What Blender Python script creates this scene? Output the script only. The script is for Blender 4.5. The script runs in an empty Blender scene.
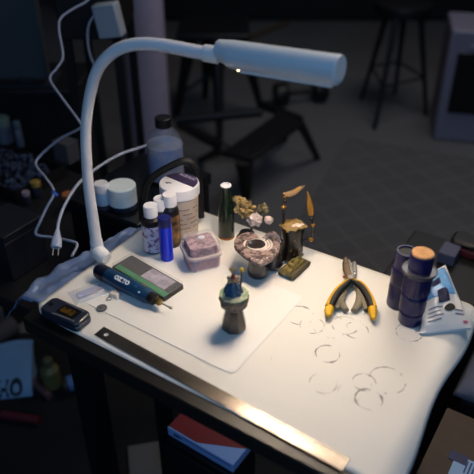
import bpy, bmesh, math, random
from mathutils import Vector, Matrix
random.seed(7)
sc = bpy.context.scene
COL = sc.collection
PI = math.pi
T = 0.74                                    # desk top height

# ------------------------------------------------------------------ camera
PITCH = math.radians(34.0); FPX = 640.0; CZ = 1.34
cs, sn = math.cos(PITCH), math.sin(PITCH)
cd = bpy.data.cameras.new('camera'); cam = bpy.data.objects.new('camera', cd); COL.objects.link(cam)
cam.location = (0, 0, CZ); cam.rotation_euler = (PI/2 - PITCH, 0, 0)
cd.sensor_width = 36; cd.lens = 36*FPX/474; cd.clip_start = .02
cd.dof.use_dof = True; cd.dof.focus_distance = 0.99; cd.dof.aperture_fstop = 3.6
sc.camera = cam
CAM = Vector((0, 0, CZ))

def ray(px, py):
    x, v = px-237, py-237
    return Vector((x, FPX*cs - v*sn, -(FPX*sn + v*cs)))
def at(px, py, z=T):
    r = ray(px, py); k = (z-CZ)/r.z
    return CAM + r*k
def on(px, py, p0, n):                       # on the plane through p0 with normal n
    r = ray(px, py); n = Vector(n); k = (Vector(p0)-CAM).dot(n)/r.dot(n)
    return CAM + r*k
def hgt(p, py):                              # z above point p seen at picture row py
    r = ray(237, py); return CZ + p[1]*r.z/r.y
def dep(p):
    d = Vector(p)-CAM; return d.y*cs - d.z*sn
def m_(p, px):                               # size in metres of px pixels at p
    return px*dep(p)/FPX

# ------------------------------------------------------------------ materials
def lin(c):
    return tuple(((x/255)/12.92 if x/255 <= .04045 else ((x/255+.055)/1.055)**2.4) for x in c)
MATS = {}
def mat(name, col, rough=.5, metal=0, trans=0, alpha=1, noise=0, nscale=40, col2=None, bump=0, bscale=80, coat=0, emit=None, estr=0, ior=1.45, spec=.5, ramp=(.38, .62)):
    if name in MATS: return MATS[name]
    m = bpy.data.materials.new(name); m.use_nodes = True
    nt = m.node_tree; b = nt.nodes['Principled BSDF']
    c = lin(col); b.inputs['Base Color'].default_value = (*c, 1)
    b.inputs['Roughness'].default_value = rough; b.inputs['Metallic'].default_value = metal
    b.inputs['Transmission Weight'].default_value = trans; b.inputs['IOR'].default_value = ior
    b.inputs['Alpha'].default_value = alpha; b.inputs['Coat Weight'].default_value = coat
    b.inputs['Specular IOR Level'].default_value = spec
    if emit:
        b.inputs['Emission Color'].default_value = (*emit, 1); b.inputs['Emission Strength'].default_value = estr
    tc = nt.nodes.new('ShaderNodeTexCoord')
    if noise or col2:
        n = nt.nodes.new('ShaderNodeTexNoise'); n.inputs['Scale'].default_value = nscale; n.inputs['Detail'].default_value = 5
        nt.links.new(tc.outputs['Object'], n.inputs['Vector'])
        r = nt.nodes.new('ShaderNodeValToRGB'); r.color_ramp.elements[0].position = ramp[0]; r.color_ramp.elements[1].position = ramp[1]
        c2 = lin(col2) if col2 else tuple(x*(1-noise) for x in c)
        r.color_ramp.elements[0].color = (*c2, 1); r.color_ramp.elements[1].color = (*c, 1)
        nt.links.new(n.outputs['Fac'], r.inputs['Fac']); nt.links.new(r.outputs['Color'], b.inputs['Base Color'])
    if bump:
        n = nt.nodes.new('ShaderNodeTexNoise'); n.inputs['Scale'].default_value = bscale; n.inputs['Detail'].default_value = 4
        nt.links.new(tc.outputs['Object'], n.inputs['Vector'])
        u = nt.nodes.new('ShaderNodeBump'); u.inputs['Strength'].default_value = bump; u.inputs['Distance'].default_value = .004
        nt.links.new(n.outputs['Fac'], u.inputs['Height']); nt.links.new(u.outputs['Normal'], b.inputs['Normal'])
    MATS[name] = m
    return m

# ------------------------------------------------------------------ mesh builder
def catmull(pts, n=8):
    P = [Vector(p) for p in pts]; P = [P[0]*2-P[1]] + P + [P[-1]*2-P[-2]]
    out = []
    for i in range(1, len(P)-2):
        for k in range(n):
            t = k/n; a, b, c, d = P[i-1], P[i], P[i+1], P[i+2]
            out.append(.5*((2*b)+(c-a)*t+(2*a-5*b+4*c-d)*t*t+(3*b-3*c+d-a)*t**3))
    out.append(P[-2]); return out
def lerp(a, b, t): return a+(b-a)*t
def rrect(w, d, r, n=5):
    pts = []
    for cx, cy, a0 in ((w/2-r, d/2-r, 0), (-w/2+r, d/2-r, 90), (-w/2+r, -d/2+r, 180), (w/2-r, -d/2+r, 270)):
        for k in range(n+1):
            a = math.radians(a0+90*k/n); pts.append((cx+r*math.cos(a), cy+r*math.sin(a)))
    return pts
class MB:
    def __init__(s): s.v = []; s.f = []
    def add(s, vs, fs, M=None):
        o = len(s.v)
        s.v += [tuple(M @ Vector(p)) if M is not None else tuple(p) for p in vs]
        s.f += [tuple(i+o for i in f) for f in fs]; return s
    def box(s, c, d, rz=0, M=None):
        x, y, z = d[0]/2, d[1]/2, d[2]/2; vs = [(a*x, b*y, e*z) for e in (-1, 1) for a, b in ((-1,-1),(1,-1),(1,1),(-1,1))]
        R = Matrix.Translation(c) @ Matrix.Rotation(rz, 4, 'Z')
        if M is not None: R = M @ R
        return s.add(vs, [(3,2,1,0),(4,5,6,7),(0,1,5,4),(1,2,6,5),(2,3,7,6),(3,0,4,7)], R)
    def prism(s, poly, z0, z1, M=None, sc=1.0):
        n = len(poly); vs = [(x, y, z0) for x, y in poly]+[(x*sc, y*sc, z1) for x, y in poly]
        fs = [tuple(reversed(range(n))), tuple(range(n, 2*n))]+[(i, (i+1) % n, n+(i+1) % n, n+i) for i in range(n)]
        return s.add(vs, fs, M)
    def lathe(s, prof, seg=32, c=(0, 0, 0), M=None, sx=1, sy=1, rot=0):
        vs = []; fs = []; n = len(prof)
        for r, z in prof:
            for k in range(seg):
                a = rot+2*PI*k/seg; vs.append((c[0]+sx*max(r, 1e-5)*math.cos(a), c[1]+sy*max(r, 1e-5)*math.sin(a), c[2]+z))
        for i in range(n-1):
            for k in range(seg):
                k2 = (k+1) % seg; fs.append((i*seg+k, i*seg+k2, (i+1)*seg+k2, (i+1)*seg+k))
        fs.append(tuple(reversed(range(seg)))); fs.append(tuple(range((n-1)*seg, n*seg)))
        return s.add(vs, fs, M)
    def tube(s, pts, r, seg=12, flat=1.0, up=None):
        P = [Vector(p) for p in pts]; n = len(P); R = r if isinstance(r, (list, tuple)) else [r]*n
        if len(R) != n: R = [lerp(R[int(i*(len(R)-1)/(n-1))], R[min(len(R)-1, int(i*(len(R)-1)/(n-1))+1)], (i*(len(R)-1)/(n-1)) % 1) for i in range(n)]
        tg = [((P[min(i+1, n-1)]-P[max(i-1, 0)]).normalized()) for i in range(n)]
        N = Vector(up) if up else (Vector((0, 0, 1)) if abs(tg[0].z) < .9 else Vector((1, 0, 0)))
        vs = []; fs = []
        for i in range(n):
            if up: N = Vector(up)
            N = (N-tg[i]*N.dot(tg[i])).normalized(); B = tg[i].cross(N)
            for k in range(seg):
                a = 2*PI*k/seg; vs.append(tuple(P[i]+N*(R[i]*flat*math.cos(a))+B*(R[i]*math.sin(a))))
        for i in range(n-1):
            for k in range(seg):
                k2 = (k+1) % seg; fs.append((i*seg+k, i*seg+k2, (i+1)*seg+k2, (i+1)*seg+k))
        fs += [tuple(reversed(range(seg))), tuple(range((n-1)*seg, n*seg))]
        return s.add(vs, fs)
    def blob(s, c, d, seed=0, amp=.15, sub=3, rz=0, ry=0, freq=2.2):
        bm = bmesh.new(); bmesh.ops.create_icosphere(bm, subdivisions=sub, radius=1)
        from mathutils import noise
        M = Matrix.Translation(c) @ Matrix.Rotation(rz, 4, 'Z') @ Matrix.Rotation(ry, 4, 'Y') @ Matrix.Diagonal((*d, 1))
        vs = []
        for v in bm.verts:
            k = 1+amp*noise.noise(v.co*freq+Vector((seed*3.7, seed*1.3, seed)))*2; vs.append(tuple(v.co*k))
        fs = [tuple(q.index for q in f.verts) for f in bm.faces]; bm.free()
        return s.add(vs, fs, M)
    def grid(s, fn, nu, nv):
        vs = [fn(i/nu, j/nv) for j in range(nv+1) for i in range(nu+1)]
        fs = [(j*(nu+1)+i, j*(nu+1)+i+1, (j+1)*(nu+1)+i+1, (j+1)*(nu+1)+i) for j in range(nv) for i in range(nu)]
        return s.add(vs, fs)
    def shift(s, o):
        s.v = [(a-o[0], b-o[1], c-o[2]) for a, b, c in s.v]; return s
    def build(s, name, m, parent=None, bevel=0, smooth=True, ang=.65, solid=0, bseg=2, sub=0):
        me = bpy.data.meshes.new(name); me.from_pydata(s.v, [], s.f)
        bm = bmesh.new(); bm.from_mesh(me); bmesh.ops.recalc_face_normals(bm, faces=bm.faces); bm.to_mesh(me); bm.free()
        if smooth:
            me.polygons.foreach_set('use_smooth', [True]*len(me.polygons))
            me.set_sharp_from_angle(angle=ang)
        me.materials.append(m)
        o = bpy.data.objects.new(name, me); COL.objects.link(o)
        if parent: o.parent = parent
        if solid:
            q = o.modifiers.new('solid', 'SOLIDIFY'); q.thickness = solid; q.offset = 0
        if bevel:
            q = o.modifiers.new('bevel', 'BEVEL'); q.width = bevel; q.segments = bseg; q.limit_method = 'ANGLE'; q.angle_limit = .6
        if sub:
            q = o.modifiers.new('sub', 'SUBSURF'); q.levels = sub; q.render_levels = sub
        return o
def thing(name, label, cat, loc=(0, 0, 0), rz=0, group=None):
    o = bpy.data.objects.new(name, None); COL.objects.link(o); o.empty_display_size = .02
    o.location = loc; o.rotation_euler = (0, 0, rz); tag(o, label, cat, group); return o
def tag(o, label, cat, group=None, kind=None):
    o['label'] = label; o['category'] = cat
    if group: o['group'] = group
    if kind: o['kind'] = kind
    return o
def struct(o): o['kind'] = 'structure'; return o
def cyl(r, z0, z1, b=None):
    b = b if b is not None else min(r, z1-z0)*.12
    return [(r-b, z0), (r-b*.3, z0+b*.3), (r, z0+b), (r, z1-b), (r-b*.3, z1-b*.3), (r-b, z1)]
def text_geo(s, size, bold=0, align='CENTER'):
    cu = bpy.data.curves.new('lettering', 'FONT'); cu.body = s; cu.size = size; cu.offset = bold; cu.align_x = align; cu.align_y = 'CENTER'; cu.resolution_u = 3
    o = bpy.data.objects.new('lettering', cu); COL.objects.link(o)
    dg = bpy.context.evaluated_depsgraph_get(); me = o.evaluated_get(dg).to_mesh()
    vs = [tuple(v.co) for v in me.vertices]; fs = [tuple(p.vertices) for p in me.polygons]
    o.evaluated_get(dg).to_mesh_clear(); bpy.data.objects.remove(o); bpy.data.curves.remove(cu)
    return vs, fs
def obox(a, b, c, z):                        # frame from three picture points on plane z: origin corner a, length to b, depth towards c
    A, B, C = at(*a, z), at(*b, z), at(*c, z); d = (B-A); L = d.length; d.normalize()
    n = Vector((-d.y, d.x, 0)); W = (C-A).dot(n)
    return A+d*L/2+n*W/2, math.atan2(d.y, d.x), L, abs(W)

# ------------------------------------------------------------------ shared materials
white_pl = mat('white_plastic', (226, 226, 226), .42)
black_pl = mat('black_plastic', (20, 20, 22), .4)
black_mt = mat('black_metal', (12, 12, 14), .5)
dark_gray = mat('dark_gray_plastic', (44, 45, 49), .5)
steel = mat('steel', (170, 164, 156), .35, metal=.5)
gold = mat('gold_paint', (150, 108, 44), .4, metal=.5, noise=.6, nscale=300)
rubber = mat('grey_rubber', (128, 118, 98), .6)

# ------------------------------------------------------------------ room
fl = mat('floor_concrete', (104, 103, 104), .62, noise=.12, nscale=3, bump=.05, bscale=30)
o = struct(MB().box((0, 2.5, -.05), (7, 8, .1)).build('floor', fl, smooth=False))
wm = mat('wall_paint', (60, 60, 66), .9, noise=.1, nscale=4)
struct(MB().box((0, 5.75, 1.3), (7, .1, 2.6)).build('wall_back', wm, smooth=False))
struct(MB().box((-2.6, 2.5, 1.3), (.1, 6.4, 2.6)).build('wall_left', wm, smooth=False))
struct(MB().box((3.2, 2.5, 1.3), (.1, 6.4, 2.6)).build('wall_right', wm, smooth=False))
pc = at(154, 163, 0); pr = m_(pc, 19)
struct(MB().lathe(cyl(pr, 0, 2.6, .002), 40, (pc.x, pc.y, 0)).build('column', mat('column_paint', (190, 176, 198), .7, noise=.08)))

# rug with a diamond pattern
def rug_mat():
    m = mat('rug_wool', (52, 51, 53), .95, bump=.3, bscale=400); nt = m.node_tree; b = nt.nodes['Principled BSDF']
    tc = nt.nodes.new('ShaderNodeTexCoord'); mp = nt.nodes.new('ShaderNodeMapping'); mp.inputs['Rotation'].default_value = (0, 0, PI/4); mp.inputs['Scale'].default_value = (9, 9, 9)
    br = nt.nodes.new('ShaderNodeTexBrick'); br.offset = 0; br.inputs['Scale'].default_value = 1; br.inputs['Mortar Size'].default_value = .05
    br.inputs['Brick Width'].default_value = 1; br.inputs['Row Height'].default_value = 1
    br.inputs['Color1'].default_value = (*lin((92, 91, 92)), 1); br.inputs['Color2'].default_value = (*lin((88, 87, 89)), 1); br.inputs['Mortar'].default_value = (*lin((102, 101, 102)), 1)
    nt.links.new(tc.outputs['Object'], mp.inputs['Vector']); nt.links.new(mp.outputs['Vector'], br.inputs['Vector']); nt.links.new(br.outputs['Color'], b.inputs['Base Color'])
    return m
r0, r1, r2 = at(348, 139, 0), at(474, 160, 0), at(300, 195, 0)
du = (r1-r0).normalized(); dn = Vector((du.y, -du.x, 0))
rc = r0+du*1.0+dn*.85
rug = MB().prism(rrect(2.0, 1.7, .01), 0, .008).build('rug', rug_mat(), smooth=False)
rug.location = (rc.x, rc.y, .0005); rug.rotation_euler = (0, 0, math.atan2(du.y, du.x))
tag(rug, 'dark grey rug with faint diamond pattern lying on the concrete floor', 'rug')

# ------------------------------------------------------------------ desk
F = Vector((-.308, .685, 0)); AU = math.atan2(-.538, .843)
U = Vector((.843, -.538, 0)); N = Vector((.538, .843, 0))
def D(a, b, z=T): p = F+U*a+N*b; return Vector((p.x, p.y, z))
def ab(p): q = Vector((p[0], p[1], 0))-F; return q.dot(U), q.dot(N)
DW, DD = .519, .378
desk = thing('desk', 'small black-edged drawing desk covered by a white sheet', 'desk', (F.x, F.y, 0), AU)
dm = mat('black_laminate', (17, 16, 16), .38, noise=.2, nscale=90)
Mx = Matrix.Translation((DW/2, DD/2, 0))
MB().prism(rrect(DW, DD, .012), T-.024, T, Mx).build('tabletop', dm, desk, bevel=.003)
for ax_ in (.03, DW-.03):
    for by in (.25, DD-.03): MB().box((ax_, by, (T-.024)/2+.0055), (.026, .026, T-.0245-.011)).build('leg', black_mt, desk, bevel=.002)
    MB().box((ax_, (.25+DD-.03)/2, .12), (.016, DD-.3065, .02)).build('stretcher', black_mt, desk)

# white sheet on the desk, with ring stains, curling down over the end
RINGS = [((327.5, 354.5), 12, .75, .4), ((299.5, 316), 14, .75, .47), ((356, 331), 12, .7, .50), ((409, 333), 13, .85, .47), ((364, 383), 11.5, .6, .42),
         ((368.5, 400), 13.5, .75, .42), ((387, 381), 18, .6, .48), ((323, 384), 13.5, .35, .46), ((345, 326), 13, .6, .50), ((350, 393), 12, .45, .55), ((284, 360), 13, .4, .58), ((330, 327), 17, .5, .51), ((312, 326), 12, .6, .5)]
def liner_mat():
    m = mat('drawing_sheet', (226, 222, 214), .5); nt = m.node_tree; b = nt.nodes['Principled BSDF']
    tc = nt.nodes.new('ShaderNodeTexCoord')
    def math_(op, x, y=None):
        q = nt.nodes.new('ShaderNodeMath'); q.operation = op
        for i, w in enumerate((x, y)):
            if w is None: continue
            if isinstance(w, (int, float)): q.inputs[i].default_value = w
            else: nt.links.new(w, q.inputs[i])
        return q.outputs[0]
    nz = nt.nodes.new('ShaderNodeTexNoise'); nz.inputs['Scale'].default_value = 62; nz.inputs['Detail'].default_value = 5; nt.links.new(tc.outputs['Object'], nz.inputs['Vector'])
    sep = nt.nodes.new('ShaderNodeVectorMath'); sep.operation = 'MULTIPLY'; sep.inputs[1].default_value = (1, 1, 0); nt.links.new(tc.outputs['Object'], sep.inputs[0])
    tot = None
    for (px, rp, dark, thr) in RINGS:
        a, bb = ab(at(*px)); r = m_(at(*px), rp)
        d = nt.nodes.new('ShaderNodeVectorMath'); d.operation = 'DISTANCE'; d.inputs[1].default_value = (a, bb, 0); nt.links.new(sep.outputs[0], d.inputs[0])
        e = math_('ABSOLUTE', math_('SUBTRACT', d.outputs['Value'], r))
        w = math_('MULTIPLY', math_('SUBTRACT', nz.outputs['Fac'], thr), .0065)     # line width broken up by the noise
        k = math_('MULTIPLY', math_('LESS_THAN', e, w), dark)
        tot = k if tot is None else math_('MAXIMUM', tot, k)
    n2 = nt.nodes.new('ShaderNodeTexNoise'); n2.inputs['Scale'].default_value = 220; nt.links.new(tc.outputs['Object'], n2.inputs['Vector'])
    sp = math_('MULTIPLY', math_('GREATER_THAN', n2.outputs['Fac'], .765), .35)
    tot = math_('MAXIMUM', tot, sp)
    mx = nt.nodes.new('ShaderNodeMix'); mx.data_type = 'RGBA'; mx.inputs[6].default_value = (*lin((226, 222, 214)), 1); mx.inputs[7].default_value = (*lin((70, 50, 40)), 1)
    nt.links.new(tot, mx.inputs[0]); nt.links.new(mx.outputs[2], b.inputs['Base Color'])
    return m
def liner_pt(u, v):
    L = .5215; tail = .028+.006*math.sin(v*9+.6)-.006*max(0, (v-.45))
    b0 = .019; b1 = DD-.006
    s = u*(L+tail); b = lerp(b0, b1, v)
    if u < .06:                                  # rounded front corner
        b = lerp(b0+.018*(1-u/.06)**2, b1, v)
    if s < L: return (s+.001, b, .0012)
    r = .028+.004*math.sin(v*5); q = s-L; arc = r*.8
    if q < arc: t = q/r; return (L+.001+r*math.sin(t), b, .0012-r*(1-math.cos(t)))
    t = .8; e = q-arc
    return (L+.001+r*math.sin(t)+e*math.cos(t)+.0, b, .0012-r*(1-math.cos(t))-e*math.sin(t))
ln = MB().grid(liner_pt, 110, 44).build('desk_sheet', liner_mat(), solid=.0006)
ln.location = (F.x, F.y, T); ln.rotation_euler = (0, 0, AU)
# the end of the desk is just under the bend, so the sheet clears it
tag(ln, 'white sheet with dark ring stains laid over the black desk top', 'table mat')
TS = T+.0022

# loose paper sheet
c, rz, L, W = obox((84, 302), (233, 375), (158, 270), TS)
c2, rz2 = at(233, 375, TS), rz
e = at(306, 298, TS); dn_ = Vector((-math.sin(rz), math.cos(rz), 0)); Wd = (e-c2).dot(dn_)
pm = mat('thin_paper', (232, 229, 224), .45)
pw = L; pc_ = c2+Vector((math.cos(rz), math.sin(rz), 0))*(-pw/2)+dn_*(Wd/2)
ps = MB().prism(rrect(pw, Wd, .008), 0, .0006).build('paper_sheet', pm, smooth=False)
ps.location = (pc_.x, pc_.y, T+.0019); ps.rotation_euler = (0, 0, rz)
tag(ps, 'plain white paper with rounded corners lying under the painted figure', 'paper')
pe = mat('paper_edge', (172, 160, 148), .6)
TP = T+.0027

# ------------------------------------------------------------------ gooseneck lamp
base = at(104, 261, TS)
lamp = thing('gooseneck_lamp', 'white gooseneck lamp with a tube head, lit over the desk', 'lamp', tuple(base))
H0 = CAM+ray(219, 52.5)*(.800/ray(219, 52.5).y)      # head start
H1 = CAM+ray(340, 70.3)*(.705/ray(340, 70.3).y)
ax = (H1-H0).normalized(); hn = Vector((0, 0, 1))
R = .0174
nplane = Vector((.35, 1, 0)).normalized()
npix = [(98, 252), (96, 240), (92.3, 214), (88.7, 188), (86.7, 160), (85.8, 132), (88.5, 103), (95, 76), (105, 59.5), (120, 48.5), (139, 44), (160, 45), (180, 48.5), (198, 52), (211, 54)]
nb = at(97.5, 252, TS); npts = []
for i, p in enumerate(npix):
    y = lerp(nb.y-.01, H0.y, max(0, (i-6)/8)**1.0); r = ray(*p); npts.append(CAM+r*(y/r.y))
rad = [.0105]*2+[.0098]*13
MB().tube(catmull(npts, 8), [.0092, .0088, .0082, .0078, .0076, .0077, .0080, .0082, .0085, .0088, .0088], 20).shift(base).build('neck', mat('white_silicone', (222, 218, 220), .5), lamp)
# elbow and foot
foot = [npts[0], at(99, 258, TS)+Vector((0, 0, .012)), at(104, 262, TS)+Vector((0, 0, .011)), at(107.5, 264, TS)+Vector((0, 0, .010))]
MB().tube(catmull(foot, 6), [.0112, .0128, .0120, .009], 16, flat=.9).shift(base).build('elbow', white_pl, lamp)
MB().tube([npts[1], npts[0]+(npts[0]-npts[1])*.3], [.0098, .0108], 20).shift(base).build('neck_collar', white_pl, lamp)
# head
MH = Matrix.Translation(H0-base) @ Matrix((( *ax, 0), (*(hn.cross(ax).normalized()), 0), (*(ax.cross(hn.cross(ax)).normalized()), 0), (0, 0, 0, 1))).transposed()
def head_rings(prof, seg=40):
    q = MB(); vs = []; fs = []
    for s, r in prof:
        for k in range(seg):
            a = 2*PI*k/seg; vs.append((s, r*math.sin(a), (R-r)*.75+r*math.cos(a)))
    for i in range(len(prof)-1):
        for k in range(seg):
            k2 = (k+1) % seg; fs.append((i*seg+k, i*seg+k2, (i+1)*seg+k2, (i+1)*seg+k))
    fs += [tuple(range(seg)), tuple(range((len(prof)-1)*seg, len(prof)*seg))]
    return q.add(vs, fs, MH)
HL = (H1-H0).length
sv = npts[-1]-npts[-2]; sv.normalize()
MB().tube([npts[-1]-sv*.010, npts[-1]-sv*.009, npts[-1]+sv*.010], [.0096, .0108, .0112], 24).shift(base).build('sleeve', white_pl, lamp)
hd = head_rings([(.0005, .0125), (.0015, .0138), (.010, .0144), (.020, .0172), (.026, R), (HL-.0015, R), (HL-.0003, R-.0008), (HL, R-.0016)]).build('lamp_head', mat('white_lamp_shell', (214, 220, 226), .35), lamp, ang=.5)
head_rings([(HL-.0001, R-.0022), (HL+.0008, R-.0026)]).build('end_cap', white_pl, lamp)
em = mat('lamp_led', (255, 240, 220), .4, emit=(1, .80, .60), estr=196)
zb0, zb1, zc0 = -R-.0012, -.0150, -R-.0002
q = MB()
for y0, y1, x0_, x1_ in ((-.0092, -.0074, .038, HL-.006), (.0074, .0092, .038, HL-.006), (-.0074, .0074, .038, .040), (-.0074, .0074, HL-.008, HL-.006)):
    q.add([(x, y, z) for z in (zb0, zb1) for x, y in ((x0_, y0), (x1_, y0), (x1_, y1), (x0_, y1))], [(0,1,2,3),(4,7,6,5),(0,4,5,1),(1,5,6,2),(2,6,7,3),(3,7,4,0)], MH)
q.build('strip_bezel', white_pl, lamp, smooth=False)
MB().add([(x, y, zc0) for x, y in ((.040, -.0074), (HL-.008, -.0074), (HL-.008, .0074), (.040, .0074))]+[(x, y, zc0+.0006) for x, y in ((.040, -.0074), (HL-.008, -.0074), (HL-.008, .0074), (.040, .0074))], [(0,1,2,3),(4,7,6,5),(0,4,5,1),(1,5,6,2),(2,6,7,3),(3,7,4,0)], MH).build('light_strip', em, lamp, smooth=False)
q = MB().blob(tuple(MH @ Vector((.0315, -.004, -R+.0002))), (.0014, .0014, .0012), amp=0, sub=2).build('indicator_light', mat('lamp_indicator', (255, 180, 120), .4, emit=(1, .62, .35), estr=14), lamp)

# ------------------------------------------------------------------ steel ruler
c, rz, L, W = obox((94, 334.5), (342, 471), (104.5, 327), T+.003)
rl = thing('steel_ruler', 'long steel ruler with a hanging hole lying along the front edge of the desk', 'ruler', (c.x, c.y, T+.0021), rz)
q = MB(); hx, hr = -L/2+.014, .0035; w2 = W/2; th = .0012
n = 16; outer = []
sq = w2
for k in range(n):
    a = 2*PI*k/n; cx, sy = math.cos(a), math.sin(a); m = max(abs(cx), abs(sy)); outer.append((cx/m, sy/m))
vs = []
for z in (0, th):
    vs += [(hx+hr*math.cos(2*PI*k/n), hr*math.sin(2*PI*k/n), z) for k in range(n)]
    vs += [(hx+(.0138 if ox > 0 else .014)*ox, w2*oy, z) for ox, oy in outer]
fs = []
for k in range(n):
    k2 = (k+1) % n
    fs += [(k, k2, n+k2, n+k), (2*n+k, 2*n+n+k, 2*n+n+k2, 2*n+k2), (k, 2*n+k, 2*n+k2, k2), (n+k, n+k2, 3*n+k2, 3*n+k)]
q.add(vs, fs); x0 = hx+.0138
q.box(((x0+L/2)/2, 0, th/2), (L/2-x0, W, th))
q.build('blade', mat('ruler_steel', (128, 120, 112), .27, metal=1, noise=.25, nscale=25, bump=.02, bscale=500), rl, ang=.4)
q = MB()
for k in range(int((L-.03)*1000/2)):
    x = L/2-.004-k*.002; l = .0055 if k % 5 == 0 else .003
    q.box((x, -W/2+l/2+.0005, th+.00012), (.00035, l, .0002))
    q.box((x, W/2-l/2-.0005, th+.00012), (.00035, l, .0002))
q.build('graduation_marking', mat('engraving', (60, 55, 50), .7), rl, smooth=False)

# ------------------------------------------------------------------ flip phone
c, rz, L, W = obox((38, 312.5), (77, 330), (54, 299), TS+.008)
ph = thing('flip_phone', 'dark closed flip phone on the front corner of the sheet', 'phone', (c.x, c.y, TS), rz)
pm = mat('phone_shell', (36, 40, 56), .28, coat=.5)
MB().prism(rrect(L, W, .009, 6), 0, .0085).build('lower_shell', pm, ph, bevel=.0025)
MB().prism(rrect(L*.985, W*.98, .009, 6), .0092, .0155).build('upper_shell', pm, ph, bevel=.0028)
MB().prism(rrect(L*.97, W*.96, .008, 6), .0085, .0092).build('trim_band', mat('phone_trim', (150, 155, 170), .25, metal=.9), ph)
MB().prism(rrect(L*.46, W*.58, .005, 5), .0153, .01585, Matrix.Translation((L*.1, 0, 0))).build('outer_display', mat('display_glass', (12, 12, 14), .06, coat=1), ph)
MB().prism(rrect(L*.30, W*.30, .002, 4), .01585, .0161, Matrix.Translation((L*.08, 0, 0))).build('window_reflection', mat('gold_reflection', (150, 110, 40), .25, metal=.6, noise=.8, nscale=120), ph)  # gold reflection in the phone's window, put in as a metallic patch
q = MB()
for s in (-1, 1): q.tube([(-L*.15, s*W*.40, .0154), (L*.1, s*W*.36, .0158), (L*.38, s*W*.33, .0154)], .0008, 8)
q.build('chrome_trim', steel, ph)
MB().lathe([(.0001, .0), (.0033, .0), (.0033, .0006), (.0022, .0008), (.0001, .0006)], 20, (-L*.36, 0, .0154)).build('camera_lens', MATS['display_glass'], ph)
MB().tube([(-L*.5+.005, -W*.32, .010), (-L*.5+.005, W*.32, .010)], .0052, 14).build('hinge', pm, ph)

# ------------------------------------------------------------------ flat clear case
c, rz, L, W = obox((111, 264.5), (163.5, 296), (129.5, 251.5), TS+.012)
ct = thing('card_case', 'flat clear-lidded case with a green band beside the lamp foot', 'case', (c.x, c.y, TS), rz)
MB().prism(rrect(L, W, .003), 0, .008).build('tray', mat('case_base', (34, 32, 31), .4), ct, bevel=.001)
MB().box((L*.02, -W*.34, .0084), (L*.93, W*.24, .0008)).build('green_band', mat('green_card', (10, 118, 62), .5), ct)
MB().box((-L*.27, W*.12, .0084), (L*.36, W*.6, .0008)).build('dark_print', mat('dark_card', (16, 14, 15), .5, col2=(34, 28, 25), nscale=90), ct)
MB().box((L*.17, W*.12, .0084), (L*.44, W*.6, .0008)).build('pale_print', mat('pale_card', (140, 130, 144), .5, col2=(176, 168, 178), nscale=60), ct)
MB().box((L*.42, W*.12, .0084), (L*.08, W*.55, .0008)).build('end_print', mat('dark_card2', (20, 18, 20), .5), ct)
clear = mat('clear_plastic', (235, 238, 240), .12, alpha=.07)
MB().prism(rrect(L*1.0, W*1.0, .003), .009, .0135).build('lid', clear, ct, bevel=.001)

# ------------------------------------------------------------------ cordless engraver
A, B = at(99, 271, TS+.012), at(153, 299, TS+.012); d = (B-A); L = d.length
tl = thing('rotary_tool', 'teal cordless rotary tool with steel bit lying against the green-banded case', 'tool', (A.x, A.y, TS+.0125), math.atan2(d.y, d.x))
ML = Matrix.Rotation(PI/2, 4, 'Y')
def along(prof, seg=28, sy=1): return MB().lathe(prof, seg, M=ML, sy=sy)
teal = mat('teal_plastic', (18, 62, 96), .38, noise=.1)
along([(.004, -.004), (.009, -.0035), (.0115, 0), (.0124, .006), (.0124, .020)]).build('end_cap', mat('navy_plastic', (14, 22, 40), .4), tl)
along([(.0118, .020), (.0124, .021), (.0124, L*.55), (.0115, L*.75), (.0112, L*.92), (.0098, L*.95)]).build('tool_body', teal, tl)
along([(.0095, L*.95), (.0098, L*.96), (.0085, L*1.03), (.006, L*1.05)]).build('nose', black_pl, tl)
along([(.0045, L*1.05), (.0045, L*1.075), (.0055, L*1.08), (.0055, L*1.12), (.0035, L*1.14)], 12).build('collet', mat('brass', (150, 120, 62), .3, metal=.9), tl)
along([(.0012, L*1.14), (.0012, L*1.28), (.002, L*1.285), (.002, L*1.31), (.0006, L*1.33)], 10).build('bit', steel, tl)
vs, fs = text_geo('OZITO', .0092, .0006)
rr = .01262
def wrap(v, x0, a0): 
    y = v[1]; a = a0 + y/rr; return (x0+v[0], -rr*math.sin(PI/2-a)*0 + rr*math.sin(a), rr*math.cos(a))
MB().add([wrap(v, L*.50, -.45) for v in vs], [tuple(f) for f in fs]).build('lettering', mat('white_print', (235, 235, 235), .5), tl, smooth=False)
vs2 = []
MB().blob((L*.83, -.0078, .0078), (.0024, .0014, .0014), amp=0, sub=2).build('lamp_dot', MATS['white_print'], tl)
MB().blob((L*.80, .006, .0096), (.0026, .0018, .0012), amp=0, sub=2).build('switch', mat('red_plastic', (190, 40, 50), .4), tl)
MB().blob((L*.74, -.004, .0109), (.0026, .002, .0012), amp=0, sub=2).build('button', mat('blue_button', (50, 90, 150), .4), tl)

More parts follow.
